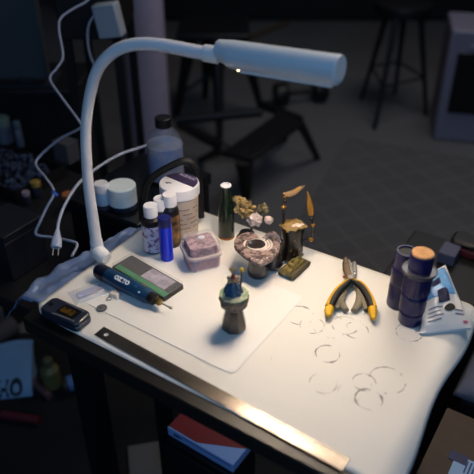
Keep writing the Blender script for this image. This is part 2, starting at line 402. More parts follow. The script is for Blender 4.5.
# ------------------------------------------------------------------ small bits near the tool
p = at(102, 308.5, TS)
q = MB().lathe([(.002, 0), (.0072, 0), (.0076, .0006), (.0076, .0018), (.0066, .0024), (.006, .0019), (.0022, .0019), (.002, .0024)], 28).build('metal_washer', mat('dull_steel', (120, 114, 112), .5, metal=.2, noise=.4, nscale=300))
q.location = p; tag(q, 'small round grey metal washer on the sheet beside the rotary tool', 'washer')
c, rz, L, W = obox((80, 300), (104, 291), (77, 293), TS)
def bagf(x0, y0, w, d, h, seed):
    from mathutils import noise
    def f(u, v):
        e = (math.sin(PI*u)*math.sin(PI*v))**.5
        return (x0+w*(u-.5), y0+d*(v-.5), .0007+h*e*(.6+.5*noise.noise(Vector((u*4, v*4, seed)))))
    return f
bl = thing('blister_pack', 'small clear plastic pack with pink contents beside the grey washer', 'packet', (c.x, c.y, TS), rz)
clr2 = mat('clear_film', (225, 232, 245), .15, alpha=.30)
MB().grid(bagf(0, 0, L*1.5, W*2.0, .006, 2), 20, 14).build('film', clr2, bl)
MB().prism(rrect(L*1.05, W*.75, .003), .0005, .0028).build('contents', mat('pink_card', (176, 160, 172), .4, col2=(150, 160, 200), nscale=60), bl)
p = at(115, 296, TS)
cl = thing('bulldog_clip', 'small pale metal clip poking out below the rotary tool', 'clip', (p.x, p.y, TS), -.4)
MB().prism([(-.008, -.006), (.008, -.007), (.009, .004), (-.004, .008)], .0005, .0075, sc=.8).build('clip_body', mat('ivory', (214, 204, 192), .4), cl, bevel=.001)
MB().tube([(-.003, -.006, .003), (-.007, -.012, .002), (-.004, -.015, .002), (0, -.012, .002), (0, -.006, .003)], .0008, 8).build('wire_arm', steel, cl)

# ------------------------------------------------------------------ bottles, tub, blue tube at the back corner
def paint_bottle(base_px, top_py, rpx, cap_rpx, name, label, bodymat, capmat, labmat=None, cap_px=11):
    b = at(*base_px, TS); h = hgt(b, top_py)-TS; r = m_(b, rpx); cr = m_(b, cap_rpx); ch = m_(b, cap_px)
    t = thing(name, label, 'bottle', tuple(b), 0, 'white-capped paint bottles by the tub')
    hb = h-ch
    MB().lathe([(r*.9, 0), (r, .002), (r, hb-.012), (r*.9, hb-.006), (cr*.75, hb-.002), (cr*.75, hb)], 28).build('bottle_body', bodymat, t)
    if labmat: MB().lathe([(r+.0003, .004), (r+.0004, hb*.78), (r+.0003, hb*.78)], 28).build('paper_label', labmat, t)
    MB().lathe([(cr, hb-.001), (cr, h-.0015), (cr*.92, h), (.001, h)], 24).build('cap', capmat, t)
    return t
capm = mat('cap_white', (224, 222, 226), .45)
flo = mat('floral_label', (216, 208, 220), .5, nscale=130, col2=(136, 92, 140), ramp=(.40, .50))
drk = mat('dark_bottle', (24, 22, 26), .3)
paint_bottle((154, 249.5), 205, 10, 6.8, 'paint_bottle', 'white-capped paint bottle with pale speckled label beside the blue tube', drk, capm, flo)
paint_bottle((164, 243.5), 198, 8.5, 7, 'paint_bottle', 'white-capped dark bottle between the speckled bottle and the gold-labelled one', drk, capm)
paint_bottle((172.5, 244), 194, 8.5, 6.8, 'paint_bottle', 'white-capped dark bottle with a gold label against the white tub', drk, capm, mat('gold_label', (44, 36, 30), .4, col2=(150, 108, 60), nscale=70))
b = at(167.3, 258.5, TS); h = hgt(b, 217)-TS; r = m_(b, 6.6)
tb = thing('blue_tube', 'slim bright blue tube standing in front of the white-capped bottles', 'tube', tuple(b))
MB().lathe([(r*.9, 0), (r, .001), (r, h*.8), (r*.97, h*.8+.001)], 24).build('tube_body', mat('bright_blue', (16, 48, 205), .3, coat=.4), tb)
MB().lathe([(r*.98, h*.8+.001), (r*1.0, h*.8+.002), (r*.98, h-.001), (r*.9, h), (.001, h)], 24).build('cap', mat('navy_cap', (16, 24, 90), .35), tb)
# white tub
b = at(182, 231, TS); h = hgt(b, 182)-TS; r = m_(b, 18.2)
tub = thing('plastic_tub', 'large white tub with purple-striped lid behind the paint bottles', 'tub', tuple(b))
MB().lathe([(r*.86, 0), (r*.9, .002), (r*.98, h-.017), (r*.98, h-.013)], 40).build('tub_body', mat('tub_cream', (206, 188, 170), .4), tub)
MB().lathe([(r*1.03, h-.019), (r*1.06, h-.018), (r*1.06, h-.004), (r*1.03, h-.001), (r*.98, h), (.001, h)], 40).build('lid', capm, tub)
vs = [(0, 0)]
e0, e1 = at(166, 176.5, TS+h)-b, at(194.5, 188, TS+h)-b
g1, g0 = math.atan2(e0.y, e0.x), math.atan2(e1.y, e1.x)
seg = [(r*.97*math.cos(lerp(g0, g1, k/16)), r*.97*math.sin(lerp(g0, g1, k/16))) for k in range(17)]
MM = Matrix.Identity(4)
ga = (g0+g1)/2
MB().prism(seg, h+.0001, h+.0006, MM).build('purple_label', mat('purple_print', (52, 40, 74), .5), tub, smooth=False)
q = MB()
for (s_, x, y, sz, rz) in (('ACRYLIC', .0, r*.58, .0085, -25),):
    v, f = text_geo(s_, sz, .0003); q.add([(a, b2, h+.0008) for a, b2, _ in v], f, Matrix.Rotation(ga-PI/2, 4, 'Z') @ Matrix.Translation((0, r*.66, 0)))
q.build('lid_lettering', mat('pale_print2', (200, 190, 214), .5), tub, smooth=False)
q = MB()
for x in (-.018, .010): q.blob((x, -r*.08, h), (.0055, .0028, .0006), amp=.4, sub=2, seed=x*90, rz=-.3)
q.build('lid_print', mat('grey_print', (104, 104, 116), .6), tub)
q = MB()
for k in range(5):
    for j in range(7):
        a = math.radians(-95+j*11); z = h*.62-k*.009; rr_ = r*(.905+.075*(z/h))+.0012
        if (k*3+j) % 4: q.box((rr_*math.cos(a), rr_*math.sin(a), z), (.0004, .005, .0016), a)
q.build('label_lettering', mat('brown_print', (150, 120, 100), .6), tub, smooth=False)

# black hose loop
p0 = at(146, 226, TS); p1 = at(201, 224, TS); dd = (p1-p0); nn = Vector((-dd.y, dd.x, 0)).normalized(); p0s = p0+nn*.012
hp = [on(*k, p0s, nn) for k in ((143, 222), (143, 200), (147, 184), (157, 174), (171, 166), (184, 161), (193, 165), (198, 178), (200, 198), (201, 217))]
hp[0].z = max(hp[0].z, TS+.007); hp[-1].z = TS+.007
ho = MB().tube(catmull(hp, 8), .0062, 12).build('rubber_hose', mat('black_rubber', (14, 14, 16), .55))
tag(ho, 'black rubber hose looping up behind the white tub', 'hose')

# tall green bottle
b = at(226.5, 236, TS); h = hgt(b, 186)-TS; r = m_(b, 8.0)
gb = thing('green_vial', 'tall slim dark green glass vial with an open white mouth', 'bottle', tuple(b))
MB().lathe([(r*.9, 0), (r, .002), (r, h*.52), (r*.92, h*.64), (r*.76, h*.78), (r*.66, h*.88), (r*.64, h)], 28).build('glass_body', mat('green_glass', (16, 34, 24), .22, trans=.1, coat=.15), gb)
MB().lathe([(r*.58, h), (r*.66, h+.0005), (r*.66, h+.002), (r*.42, h+.0022), (r*.42, h+.001)], 24).build('rim', capm, gb)
MB().lathe([(r*1.01, .0), (r*1.02, .003), (r*1.005, .0034)], 28).build('amber_glow', mat('amber_reflection', (178, 108, 50), .2, coat=.5), gb)  # amber reflection at the foot of the glass, painted as a ring

# pink-filled clear box
b = at(201.5, 262, TS)
bx = thing('clear_box', 'small clear lidded box filled with pink material beside the green vial', 'box', tuple(b), math.radians(20))
S = m_(b, 36)
MB().prism(rrect(S*.86, S*.80, .009, 5), .0015, .0215).build('pink_contents', mat('pink_foam', (196, 132, 128), .7, noise=.25, nscale=160, bump=.3, bscale=200), bx, bevel=.001)
MB().prism(rrect(S*.9, S*.84, .010, 5), 0, .023, sc=1.05).build('box_base', clr2, bx)
MB().prism(rrect(S*1.03, S*.98, .012, 5), .0225, .0275).build('rim', mat('frosted', (214, 196, 196), .3, alpha=.75), bx, bevel=.001)
MB().prism(rrect(S*.97, S*.92, .012, 5), .0275, .046, sc=.9).build('lid', mat('frosted_lid', (216, 206, 216), .2, alpha=.22), bx, bevel=.003)
MB().prism(rrect(S*.84, S*.78, .008, 5), .0278, .040, sc=.9).build('lid_contents', mat('mauve_foam', (84, 58, 70), .7, col2=(170, 128, 140), nscale=120, bump=.4, bscale=200), bx)
MB().blob((.001, 0, .0468), (.006, .004, .0022), amp=.2, sub=2).build('lid_knob', capm, bx)

# ------------------------------------------------------------------ crumpled golden ornament
b = at(254, 238, TS)
orn = thing('sculpted_ornament', 'crumpled gold and ivory miniature sculpture on a thin stem', 'ornament', tuple(b))
def zof(py): return hgt(b, py)-TS
sx = lambda px: m_(b, px-254)
MB().lathe(cyl(.013, 0, .007), 24, (-.012, .006, 0)).build('base', drk, orn)
MB().tube([(-.012, .006, .005), (-.004, .003, zof(230)), (0, 0, zof(222))], .0022, 8).build('stem', drk, orn)
og = mat('ochre_paint', (176, 146, 92), .6, col2=(104, 84, 50), nscale=140, bump=.6, bscale=150)
iv = mat('ivory_paint', (222, 200, 190), .55, noise=.25, nscale=120, bump=.4, bscale=200)
MB().blob((sx(245), 0, zof(209)), (.0145, .008, .0125), 3, .28, 4, .3, .4, 3).build('left_petal', og, orn)
MB().blob((sx(241), .002, zof(202)), (.0125, .007, .006), 8, .3, 4, .1, .5, 3).build('top_petal', og, orn)
MB().blob((sx(254.5), -.002, zof(219)), (.0125, .009, .0105), 5, .22, 4).build('heart', iv, orn)
MB().blob((sx(262), .002, zof(209.5)), (.0085, .006, .0095), 6, .3, 3, .4, -.4, 3).build('rear_petal', mat('olive_paint', (140, 128, 88), .6, col2=(80, 74, 54), nscale=140), orn)
MB().blob((sx(268), -.002, zof(219.5)), (.0075, .0068, .0072), 2, .08, 3).build('ivory_ball', iv, orn)

# ------------------------------------------------------------------ heart-shaped display stand
b = at(258, 274, TS)
hs = thing('heart_stand', 'heart-shaped marbled stand on two glossy dark pots', 'ornament', tuple(b))
pot = mat('brown_glaze', (48, 40, 44), .25, coat=.6)
hz = hgt(b, 249)-TS
w = lambda px: m_(b, px)
MB().lathe([(w(9.6), 0), (w(10.6), .002), (w(11), .009), (w(10), .018), (w(8.6), hz*.75), (w(10), hz)], 32, (0, 0, 0)).build('front_pot', pot, hs)
rb = at(273, 266, TS)-b
MB().lathe([(w(9), 0), (w(10), .002), (w(10.4), .01), (w(9.4), .02), (w(8.6), hz*.75), (w(9), hz)], 32, tuple(rb)).build('rear_pot', pot, hs)
lb = at(246, 262, TS)-b
MB().lathe([(w(4), hz*.35), (w(9), hz*.55), (w(11), hz*.85), (w(10), hz*1.0)], 32, (lb.x, lb.y, 0)).build('side_bowl', pot, hs)
outline = [(234, 242), (235.5, 238), (241, 234), (249, 232), (256, 234), (261, 238), (266, 234), (272, 231), (278, 234), (280, 240), (279.5, 248), (276, 255), (269, 260), (261, 263.5), (253, 260.5), (245, 256), (238, 250), (234.5, 246)]
pz = TS+hz+.001
po = [at(x, y, pz)-b for x, y in outline]
po = catmull([(p.x, p.y, 0) for p in po]+[(po[0].x, po[0].y, 0)], 4)[:-1]
def swirl():
    return mat('marbled_glaze', (164, 138, 130), .35, coat=.3, bump=.8, bscale=170, nscale=110, col2=(62, 46, 44), ramp=(.42, .58))
q = MB().prism([(p.x, p.y) for p in po], hz-.006, hz+.002); pl = q.build('heart_plate', swirl(), hs, bevel=.002)
dc = at(256.5, 245, pz)-b
MB().lathe([(w(8.3), .0), (w(8.6), .001), (w(8), .0016), (w(7.4), .0012), (.0005, .0012)], 32, (dc.x, dc.y, hz+.0019), sy=1.0).build('dark_well', mat('well_glaze', (44, 36, 36), .2, coat=.6), hs)
wr_ = w(8.3)
for rr_, aa0, aa1 in ((1.18, -160, 120), (1.5, -75, 70), (1.82, -50, 45), (1.45, 140, 200)):
    MB().tube([(dc.x+wr_*rr_*math.cos(math.radians(lerp(aa0, aa1, k/24))), dc.y+wr_*rr_*.92*math.sin(math.radians(lerp(aa0, aa1, k/24))), hz+.0022) for k in range(25)], [.0005, .0014, .0016, .0014, .0005], 8).build('swirl_ridge', mat('swirl_cream', (228, 216, 208), .4), hs)
q = MB()
for k, (x, y) in enumerate(((252, 259), (257, 260.5), (262, 261), (267, 258.5), (272, 255), (276, 249.5))):
    p = at(x, y, pz)-b; q.blob((p.x, p.y, hz+.002), (.0013, .0013, .001), amp=0, sub=1)
q.build('bead_edging', capm, hs)
a0, a1 = at(266, 241, pz)-b, at(280, 242, pz)-b
mid = (a0+a1)/2
MB().tube(catmull([(a0.x, a0.y, hz), (lerp(a0.x, mid.x, .4), a0.y+.002, hz+.010), (mid.x, mid.y, hz+.0135), (lerp(a1.x, mid.x, .4), a1.y, hz+.010), (a1.x, a1.y, hz)], 6), .0022, 10).build('arch', mat('grey_glaze', (120, 114, 124), .3), hs)

# ------------------------------------------------------------------ dark cup with gold top and beaded stalks
b = at(291, 257, TS)
cp = thing('ornate_cup', 'dark gold-flecked cup with two beaded stalks rising from it', 'ornament', tuple(b))
zo = lambda py: hgt(b, py)-TS
hx_ = lambda px: m_(b, px-291)
ht = zo(226)
MB().lathe([(w(9.5), 0), (w(11), .002), (w(11.5), ht*.3), (w(10), ht*.6), (w(11.5), ht*.92), (w(11), ht)], 20).build('cup_body', mat('flecked_black', (140, 104, 56), .3, nscale=170, col2=(20, 16, 16), coat=.3, ramp=(.60, .68)), cp)
MB().blob((0, 0, ht+.001), (w(11.5), w(9.5), .0045), 4, .25, 3, freq=3).build('gold_top', mat('pale_gold', (150, 120, 66), .45, noise=.4, nscale=120), cp)
MB().blob((hx_(295), -.004, ht+.004), (w(6), w(3), .002), 7, .2, 3, .3).build('ivory_cap', iv, cp)
def bead(x, z, r, i): return MB().blob((x, 0, z), (r, r, r*.95), i, .1, 2)
q = MB().tube([(hx_(282), .002, ht), (hx_(281.5), .002, zo(212)), (hx_(282), .002, zo(195))], .0016, 8); q.build('stalk', drk, cp)
for i, (px, py, r, mm) in enumerate(((282, 221, .0032, drk), (281.5, 214, .003, drk), (281.5, 208, .0042, gold), (282, 202, .0036, drk), (282, 198, .003, gold))):
    MB().blob((hx_(px), .002, zo(py)), (r, r, r), i, .12, 2).build('bead', mm, cp)
MB().tube(catmull([(hx_(280.5), .002, zo(194)), (hx_(285), .001, zo(194.5)), (hx_(291), -.001, zo(191.5)), (hx_(296), -.002, zo(187)), (hx_(299.5), -.002, zo(184.5))], 5), [.001, .005, .0052, .0032, .0006], 12, flat=.55, up=(0, -.5, 1)).build('leaf_blade', mat('horn', (112, 98, 90), .5, col2=(140, 108, 60), nscale=60), cp)
q = MB().tube(catmull([(hx_(297), .002, zo(240)), (hx_(304), .002, zo(240)), (hx_(310), .002, zo(238)), (hx_(310.5), .002, zo(228)), (hx_(308), .002, zo(214))], 5), .0015, 8); q.build('stalk', drk, cp)
for i, (px, py, r, mm) in enumerate(((302, 240, .003, drk), (310, 240, .0042, gold), (311, 233, .003, drk), (310.5, 226, .0036, gold), (309, 220, .0033, drk))):
    MB().blob((hx_(px), .002, zo(py)), (r, r, r), i+9, .12, 2).build('bead', mm, cp)
MB().tube([(hx_(308), .002, zo(215.5)), (hx_(306.8), .002, zo(208)), (hx_(305.5), .002, zo(202)), (hx_(303), .002, zo(192))], [.0042, .005, .0036, .0004], 8, flat=.6, up=(0, -1, 0)).build('spear_tip', mat('bright_gold', (158, 114, 40), .45, metal=.2), cp)

# ------------------------------------------------------------------ olive model tank
c, rz, L, W = obox((282.5, 272.5), (290.5, 279), (297, 259.5), TS+.004)
c, rz, L, W = obox((290.5, 279), (308.5, 262.5), (282.5, 272.5), TS+.004)
W *= 1.45
tk = thing('model_tank', 'small olive-gold model tank lying next to the dark cup', 'model', (c.x, c.y, TS), rz); tk.scale = (1, 1, 1.35)
ol = mat('olive_gold', (128, 112, 58), .5, noise=.45, nscale=160)
od = mat('olive_dark', (82, 72, 42), .6, noise=.3, nscale=200)
for s in (-1, 1):
    MB().prism([(-L/2, .002), (-L/2+.004, 0), (L/2-.004, 0), (L/2, .002), (L/2, .0055), (L/2-.004, .0075), (-L/2+.003, .0075), (-L/2, .0055)], -W*.12, W*.12, Matrix.Translation((0, s*W*.37, 0)) @ Matrix.Rotation(PI/2, 4, 'X')).build('track', od, tk, bevel=.0006)
MB().prism([(-L*.48, .003), (L*.40, .003), (L*.5, .006), (L*.36, .010), (-L*.42, .0105), (-L*.5, .007)], -W*.27, W*.27, Matrix.Rotation(PI/2, 4, 'X')).build('hull', ol, tk, bevel=.0008)
MB().prism(rrect(L*.40, W*.46, .003), .0103, .0145, Matrix.Translation((-L*.06, 0, 0)), sc=.86).build('turret', ol, tk, bevel=.0006)
MB().tube([(L*.1, 0, .0124), (L*.46, 0, .0128)], .0013, 10).build('gun_barrel', od, tk)
MB().lathe(cyl(.0026, .0145, .0156), 14, (-L*.1, .001, 0)).build('hatch', od, tk)

# ------------------------------------------------------------------ painted figure on handle (the focus)
b = at(234, 327, TP)
fg = thing('painted_figure', 'blue-robed painted miniature on a rocky base and brown octagonal handle', 'figurine', tuple(b))
px_ = lambda v: m_(b, v)
zz = lambda py: hgt(b, py)-TP
oct_ = PI/8
z1 = zz(307)
MB().lathe([(px_(12.2), 0), (px_(12.8), .0015), (px_(12.8), z1*.22), (px_(9.2), z1*.86), (px_(8.2), z1)], 8, rot=oct_).build('handle', mat('brown_resin', (68, 54, 42), .25, coat=.4, noise=.15), fg, bevel=.0008)
z2 = zz(294)
def rock(u, v):
    pr_ = [(8, z1-.001), (10, z1+.001), (12.6, z1+(z2-z1)*.25), (14, z1+(z2-z1)*.5), (14.4, z1+(z2-z1)*.8), (13.9, z2)]
    i = min(int(v*5), 4); f = v*5-i; r = px_(lerp(pr_[i][0], pr_[i+1][0], f)); z = lerp(pr_[i][1], pr_[i+1][1], f); a = 2*PI*u
    k = noise.noise(Vector((math.cos(a)*2.6, math.sin(a)*2.6, v*3.5)))
    r += (.0030*k)*(1 if v > .1 else 0)
    return (r*math.cos(a), r*math.sin(a), z)
from mathutils import noise
MB().grid(rock, 22, 7).build('rock_base', mat('rock_paint', (140, 122, 102), .75, noise=.5, nscale=170, bump=1, bscale=160), fg, smooth=False)
MB().lathe([(px_(14.3), z2-.0008), (px_(14.6), z2+.0006), (px_(12.5), z2+.0014), (.0004, z2+.0014)], 10, rot=.2).build('base_top', mat('mossy_paint', (176, 170, 150), .6, col2=(112, 146, 112), nscale=130, bump=.5, bscale=220), fg)
blu = mat('blue_robe', (62, 104, 138), .45, noise=.5, nscale=240)
zr = z2+.001; zt = zz(268)
q = MB(); vs = []; prof = [(.0104, 0), (.0114, .001), (.0106, .0045), (.0090, .008), (.0066, .0115), (.0056, .014), (.0044, .0165)]
kk = (zt-zr)/.0285
def robe(u, v):
    i = v*(len(prof)-1); i0 = min(int(i), len(prof)-2); r = lerp(prof[i0][0], prof[i0+1][0], i-i0); z = lerp(prof[i0][1], prof[i0+1][1], i-i0)
    a = 2*PI*u; r *= 1+.13*math.sin(a*7+v*1.5)*(1-v*.8)+.04*math.sin(a*3)
    return (r*math.cos(a)*1.08-.0008, r*math.sin(a)*.9, zr+z*kk)
MB().grid(robe, 63, 18).build('robe', blu, fg)
cream = mat('cream_cloth', (206, 182, 150), .6, noise=.35, nscale=300)
MB().tube([(-.0008, 0, zr+.018*kk), (-.0008, -.0003, zr+.0202*kk), (-.0008, -.0006, zr+.0215*kk)], [.0044, .0026, .0018], 10).build('collar', mat('red_collar', (140, 62, 52), .5), fg)
MB().blob((-.0006, -.0012, zr+.0158*kk), (.0062, .0044, .0042), 5, .25, 3, freq=4).build('chest_armour', mat('armour_paint', (196, 164, 104), .45, noise=.6, nscale=330, col2=(120, 64, 50)), fg)
MB().blob((-.0008, -.0006, zr+.0238*kk), (.0026, .0028, .0031), 1, .05, 3).build('head', mat('mini_skin', (190, 150, 124), .5), fg)
q = MB()
for s, h_ in ((-1, .0075), (-.4, .009), (.35, .0095), (1, .0075)):
    q.tube([(-.0008+s*.0020, 0, zr+.0248*kk), (-.0008+s*.0042, .0003, zr+.0248*kk+h_*.45), (-.0008+s*.0038, -.0005, zr+.0248*kk+h_*.9)], [.0016, .0014, .0005], 8)
q.build('horned_crown', mat('crown_gold', (214, 180, 130), .45, metal=.1), fg)
for s in (-1, 1):
    MB().blob((-.0008+s*.0050, 0, zr+.018*kk), (.0036, .0030, .0030), s, .2, 2).build('shoulder_guard', cream, fg)
    pts = [(-.0008+s*.0042, 0, zr+.0172*kk), (-.0008+s*.0058, -.0025, zr+.0136*kk), (s*.0052+(s > 0)*.0028, -.0045, zr+.0165*kk)]
    MB().tube(catmull(pts, 5), [.0024, .0020, .0015], 8).build('sleeve', cream, fg)
    MB().blob((pts[2][0], pts[2][1]-.0004, pts[2][2]+.0006), (.0011, .0011, .0012), 1, .05, 2).build('hand', MATS['mini_skin'], fg)
MB().tube([(-.0006, -.0058, zr+.002), (-.0008, -.0052, zr+.011*kk), (-.0008, -.0042, zr+.017*kk)], [.0022, .0018, .0015], 8, flat=.5).build('tabard', mat('tabard_paint', (150, 110, 90), .5, col2=(214, 196, 160), nscale=240), fg)
st0 = (.0078, -.0058, zr+.0015); st1 = (.0108, -.003, zz(268.5))
MB().tube([st0, st1], .0011, 8).build('staff', drk, fg)
MB().blob(st1, (.0029, .0029, .0032), 3, .12, 3).build('staff_orb', mat('yellow_gold', (206, 172, 56), .3, metal=.5), fg)
MB().blob((0, -.0105, zr+.0005), (.0012, .0012, .0018), 1, .1, 2).build('skull_stud', iv, fg)

# ------------------------------------------------------------------ pliers
def zpt(p, z): q = at(p[0], p[1], TS+z); return q
b = at(351, 280, TS)
pa = thing('cutting_pliers', 'side cutters with black and yellow grips lying on the white sheet', 'pliers', (b.x, b.y, TS))
gr = mat('tool_steel', (128, 108, 84), .45, metal=.25, noise=.3, nscale=100)
blk = mat('grip_black', (30, 28, 26), .5); yel = mat('grip_yellow', (224, 170, 24), .45)
za = .0145
MB().tube([zpt((345.5, 257.5), za), zpt((346, 263), za), zpt((347, 270), za), zpt((350, 277), za), zpt((351, 281), za)], [.002, .0055, .0066, .0062, .006], 12, flat=.55, up=(0, 0, 1)).shift(b).build('jaw', gr, pa)
MB().tube([zpt((349, 259.5), za), zpt((350, 266), za), zpt((351.5, 274), za), zpt((352, 280), za)], [.0012, .0034, .0048, .005], 12, flat=.6, up=(0, 0, 1)).shift(b).build('jaw', steel, pa)
pv = zpt((350.5, 279), za)-b
MB().lathe(cyl(.0042, -.0052, .0052), 16, tuple(pv)).build('pivot', steel, pa)
HLF = [(350, 280), (344.5, 285.5), (338, 292), (333, 300), (330, 307)]
HRT = [(352, 280), (359, 284), (365.5, 292), (370, 301), (372, 308)]
for hpth, tip in ((HLF, [(330.2, 306), (328.8, 311), (328.6, 316)]), (HRT, [(371.7, 306.5), (373, 312), (373.4, 319)])):
    g = MB().tube(catmull([zpt(p, za-.001*i) for i, p in enumerate(hpth)], 6), [.0040, .0054, .0062, .0064, .0060], 12, flat=.9, up=(0, 0, 1)).shift(b).build('grip', blk, pa)
    MB().tube(catmull([zpt(p, za-.0045) for p in tip], 5), [.0062, .0066, .0034], 12, flat=.9, up=(0, 0, 1)).shift(b).build('grip_tip', yel, g)
    sg = -1 if hpth is HLF else 1
    MB().tube(catmull([zpt((p[0]+sg*(3.2 if i else 1.2), p[1]-1.2), za+.0035-.001*i) for i, p in enumerate(hpth)], 6), [.0012, .002, .0022, .0024, .0026], 10).shift(b).build('grip_stripe', yel, g)
    MB().tube(catmull([zpt((p[0]-sg*(1 if i < 2 else 5.5), p[1]+2.0), .0095-.0012*i) for i, p in enumerate(hpth)][1:], 6), [.003, .0048, .0044], 10).shift(b).build('inner_grip', rubber, g)
MB().blob(tuple(zpt((344, 277), za+.004)-b), (.0022, .0032, .001), 1, 0, 2).build('red_mark', mat('red_mark', (190, 70, 40), .5), pa)
b2 = at(353, 283, TS)
pb = thing('grey_pliers', 'small pliers with taupe grips tucked under the yellow-tipped side cutters', 'pliers', (b2.x, b2.y, TS))
zb = .0052
MB().tube([zpt((354.3, 262.5), zb+.001), zpt((354.3, 270), zb+.001), zpt((353.5, 277), zb), zpt((352.5, 284), zb)], [.003, .0042, .0046, .005], 12, flat=.8, up=(0, 0, 1)).shift(b2).build('jaw', steel, pb)
MB().lathe(cyl(.0034, -.0035, .0045), 16, tuple(zpt((353.8, 275), zb)-b2)).build('pivot', mat('bright_steel', (200, 196, 190), .2, metal=1), pb)
for pth in ([(352, 284), (346.5, 289), (342.5, 296), (342, 303), (346, 310.5)], [(353.5, 284), (358.5, 291), (359.5, 298), (358, 304), (354, 311)]):
    MB().tube(catmull([zpt(p, zb) for p in pth], 6), [.0036, .0048, .0052, .0052, .0048], 12, flat=.9, up=(0, 0, 1)).shift(b2).build('grip', rubber, pb)

# ------------------------------------------------------------------ blue painting handles
navy = mat('navy_gloss', (27, 23, 74), .3, coat=.1)
b = at(409.5, 320.5, TS); zz = lambda py: hgt(b, py)-TS
w = lambda px: m_(b, px)
h1 = thing('painting_handle', 'dark blue ribbed painting handle topped with a cork disc', 'holder', tuple(b))
def dz(py): return zz(py)
MB().lathe([(w(11), 0), (w(11.6), .002), (w(11.6), dz(311)), (w(9.8), dz(309.8)), (w(9.8), dz(308.6))], 36).build('foot', navy, h1)
MB().lathe([(w(11), dz(309)), (w(12.6), dz(308)), (w(12.8), dz(294.5)), (w(10.8), dz(293)), (w(10.8), dz(291.6))], 36).build('middle_ring', navy, h1)
q = MB().lathe([(w(11.4), dz(292)), (w(12.6), dz(291)), (w(12.8), dz(273)), (w(12.5), dz(271))], 36); q.build('ribbed_grip', navy, h1)
q = MB()
for k in range(18):
    a = 2*PI*k/18; q.box((w(12.9)*math.cos(a), w(12.9)*math.sin(a), (dz(291)+dz(273))/2), (.0022, .0022, dz(274)-dz(290)), a)
q.build('rib', navy, h1)
MB().lathe([(w(13), dz(271.5)), (w(16.2), dz(271.2)), (w(16.6), dz(270)), (w(16.2), dz(268.6)), (w(12), dz(268.2))], 40).build('flange', mat('grey_flange', (58, 56, 66), .3, coat=.4), h1)
MB().lathe([(w(11.2), dz(268.4)), (w(11.3), dz(254.5)), (w(10.9), dz(253.6)), (w(10.3), dz(253.6)), (w(10.2), dz(255))], 36).build('neck', navy, h1)
MB().lathe([(w(10.2), dz(257)), (w(10.2), dz(252.6)), (w(9.6), dz(252.2)), (.0005, dz(252.2))], 32).build('cork', mat('cork_grain', (214, 160, 108), .8, noise=.25, nscale=260, bump=.4, bscale=300), h1)
b = at(397.5, 304, TS); w = lambda px: m_(b, px); zz = lambda py: hgt(b, py)-TS
h2 = thing('painting_handle', 'plain dark blue painting handle without cork behind the corked one', 'holder', tuple(b))
MB().lathe([(w(10.6), 0), (w(11.2), .002), (w(11.2), dz(284)), (w(10.6), dz(282.5)), (w(10.6), dz(282))], 36).build('lower_body', navy, h2)
MB().lathe([(w(10.4), dz(282)), (w(11.2), dz(281)), (w(11.2), dz(268)), (w(10.2), dz(267)), (w(10), dz(266.5))], 36).build('middle_ring', navy, h2)
MB().lathe([(w(9.8), dz(266.6)), (w(10), dz(252)), (w(9.6), dz(250.6)), (w(8.2), dz(250.6)), (w(8.0), dz(253)), (.0005, dz(253))], 36).build('neck', navy, h2)
MB().lathe([(w(7.9), dz(252.9)), (w(7.9), dz(252)), (.0005, dz(252))], 28).build('socket', mat('black_socket', (22, 22, 26), .5), h2)

# printed plastic pouch
c00, c10 = at(420, 334, TS+.002), at(471, 329, TS+.002)
c01, c11 = at(427, 276, TS+.016), at(445, 266, TS+.016)
b = (c00+c10)/2
pk = thing('plastic_pouch', 'blue and white printed plastic pouch slumped beside the blue handles', 'pouch', (b.x, b.y, TS))
def pouch(u, v, off=0):
    p = c00.lerp(c10, u).lerp(c01.lerp(c11, u), v)-Vector((b.x, b.y, TS))
    nrm = ((c10-c00).cross(c01-c00)).normalized(); e = max(0, math.sin(PI*min(1, max(0, u))))**.6*max(0, math.sin(PI*min(1, max(0, v))))**.6
    wr = .0012*math.sin(u*17+v*9)+.0010*math.sin(v*23-u*5)
    return p+nrm*(off+.011*e+wr*e+.003)
def pouch_b(u, v):
    p = c00.lerp(c10, u).lerp(c01.lerp(c11, u), v)-Vector((b.x, b.y, TS)); return Vector((p.x, p.y, max(.0006, p.z-.002)))
MB().grid(lambda u, v: tuple(pouch(u, v)), 24, 24).build('front_film', mat('pouch_white', (238, 232, 226), .22, coat=.4), pk)
q = MB().grid(lambda u, v: tuple(pouch_b(u, v)), 8, 8); q.build('back_film', MATS['pouch_white'], pk)
for e0 in ((lambda t: (0, t)), (lambda t: (1, t)), (lambda t: (t, 0)), (lambda t: (t, 1))):
    MB().grid(lambda s, t: tuple(pouch(*e0(s)).lerp(pouch_b(*e0(s)), t)), 16, 1).build('seam', MATS['pouch_white'], pk)
def patch(name, u0, u1, v0, v1, m, off=.0005, n=10):
    MB().grid(lambda u, v: tuple(pouch(lerp(u0, u1, u), lerp(v0, v1, v), off)), n, n).build(name, m, pk)
patch('blue_panel', .05, .88, .47, .96, mat('pouch_blue', (92, 150, 205), .25, coat=.4, col2=(130, 180, 222), nscale=30), .0005)
patch('navy_picture', .36, .66, .36, .58, mat('pouch_navy', (22, 28, 66), .6), .0010)
patch('navy_picture', .20, .48, .66, .78, MATS['pouch_navy'], .0010)
def oval(u, v):
    a = 2*PI*u; return tuple(pouch(.62+.13*v*math.cos(a), .27+.055*v*math.sin(a), .0010))
MB().grid(oval, 24, 3).build('oval_badge', mat('badge_black', (34, 32, 24), .7), pk)
for k in range(4): patch('text_line', .12, .46-.05*(k % 2), .30-k*.06, .316-k*.06, mat('text_grey', (120, 118, 130), .5), .0008, 6)
for k in range(2): patch('text_line', .72, .94, .22-k*.05, .235-k*.05, MATS['text_grey'], .0008, 6)
patch('pink_print', .86, .96, .05, .09, mat('pink_print', (190, 90, 120), .5), .0008, 4)

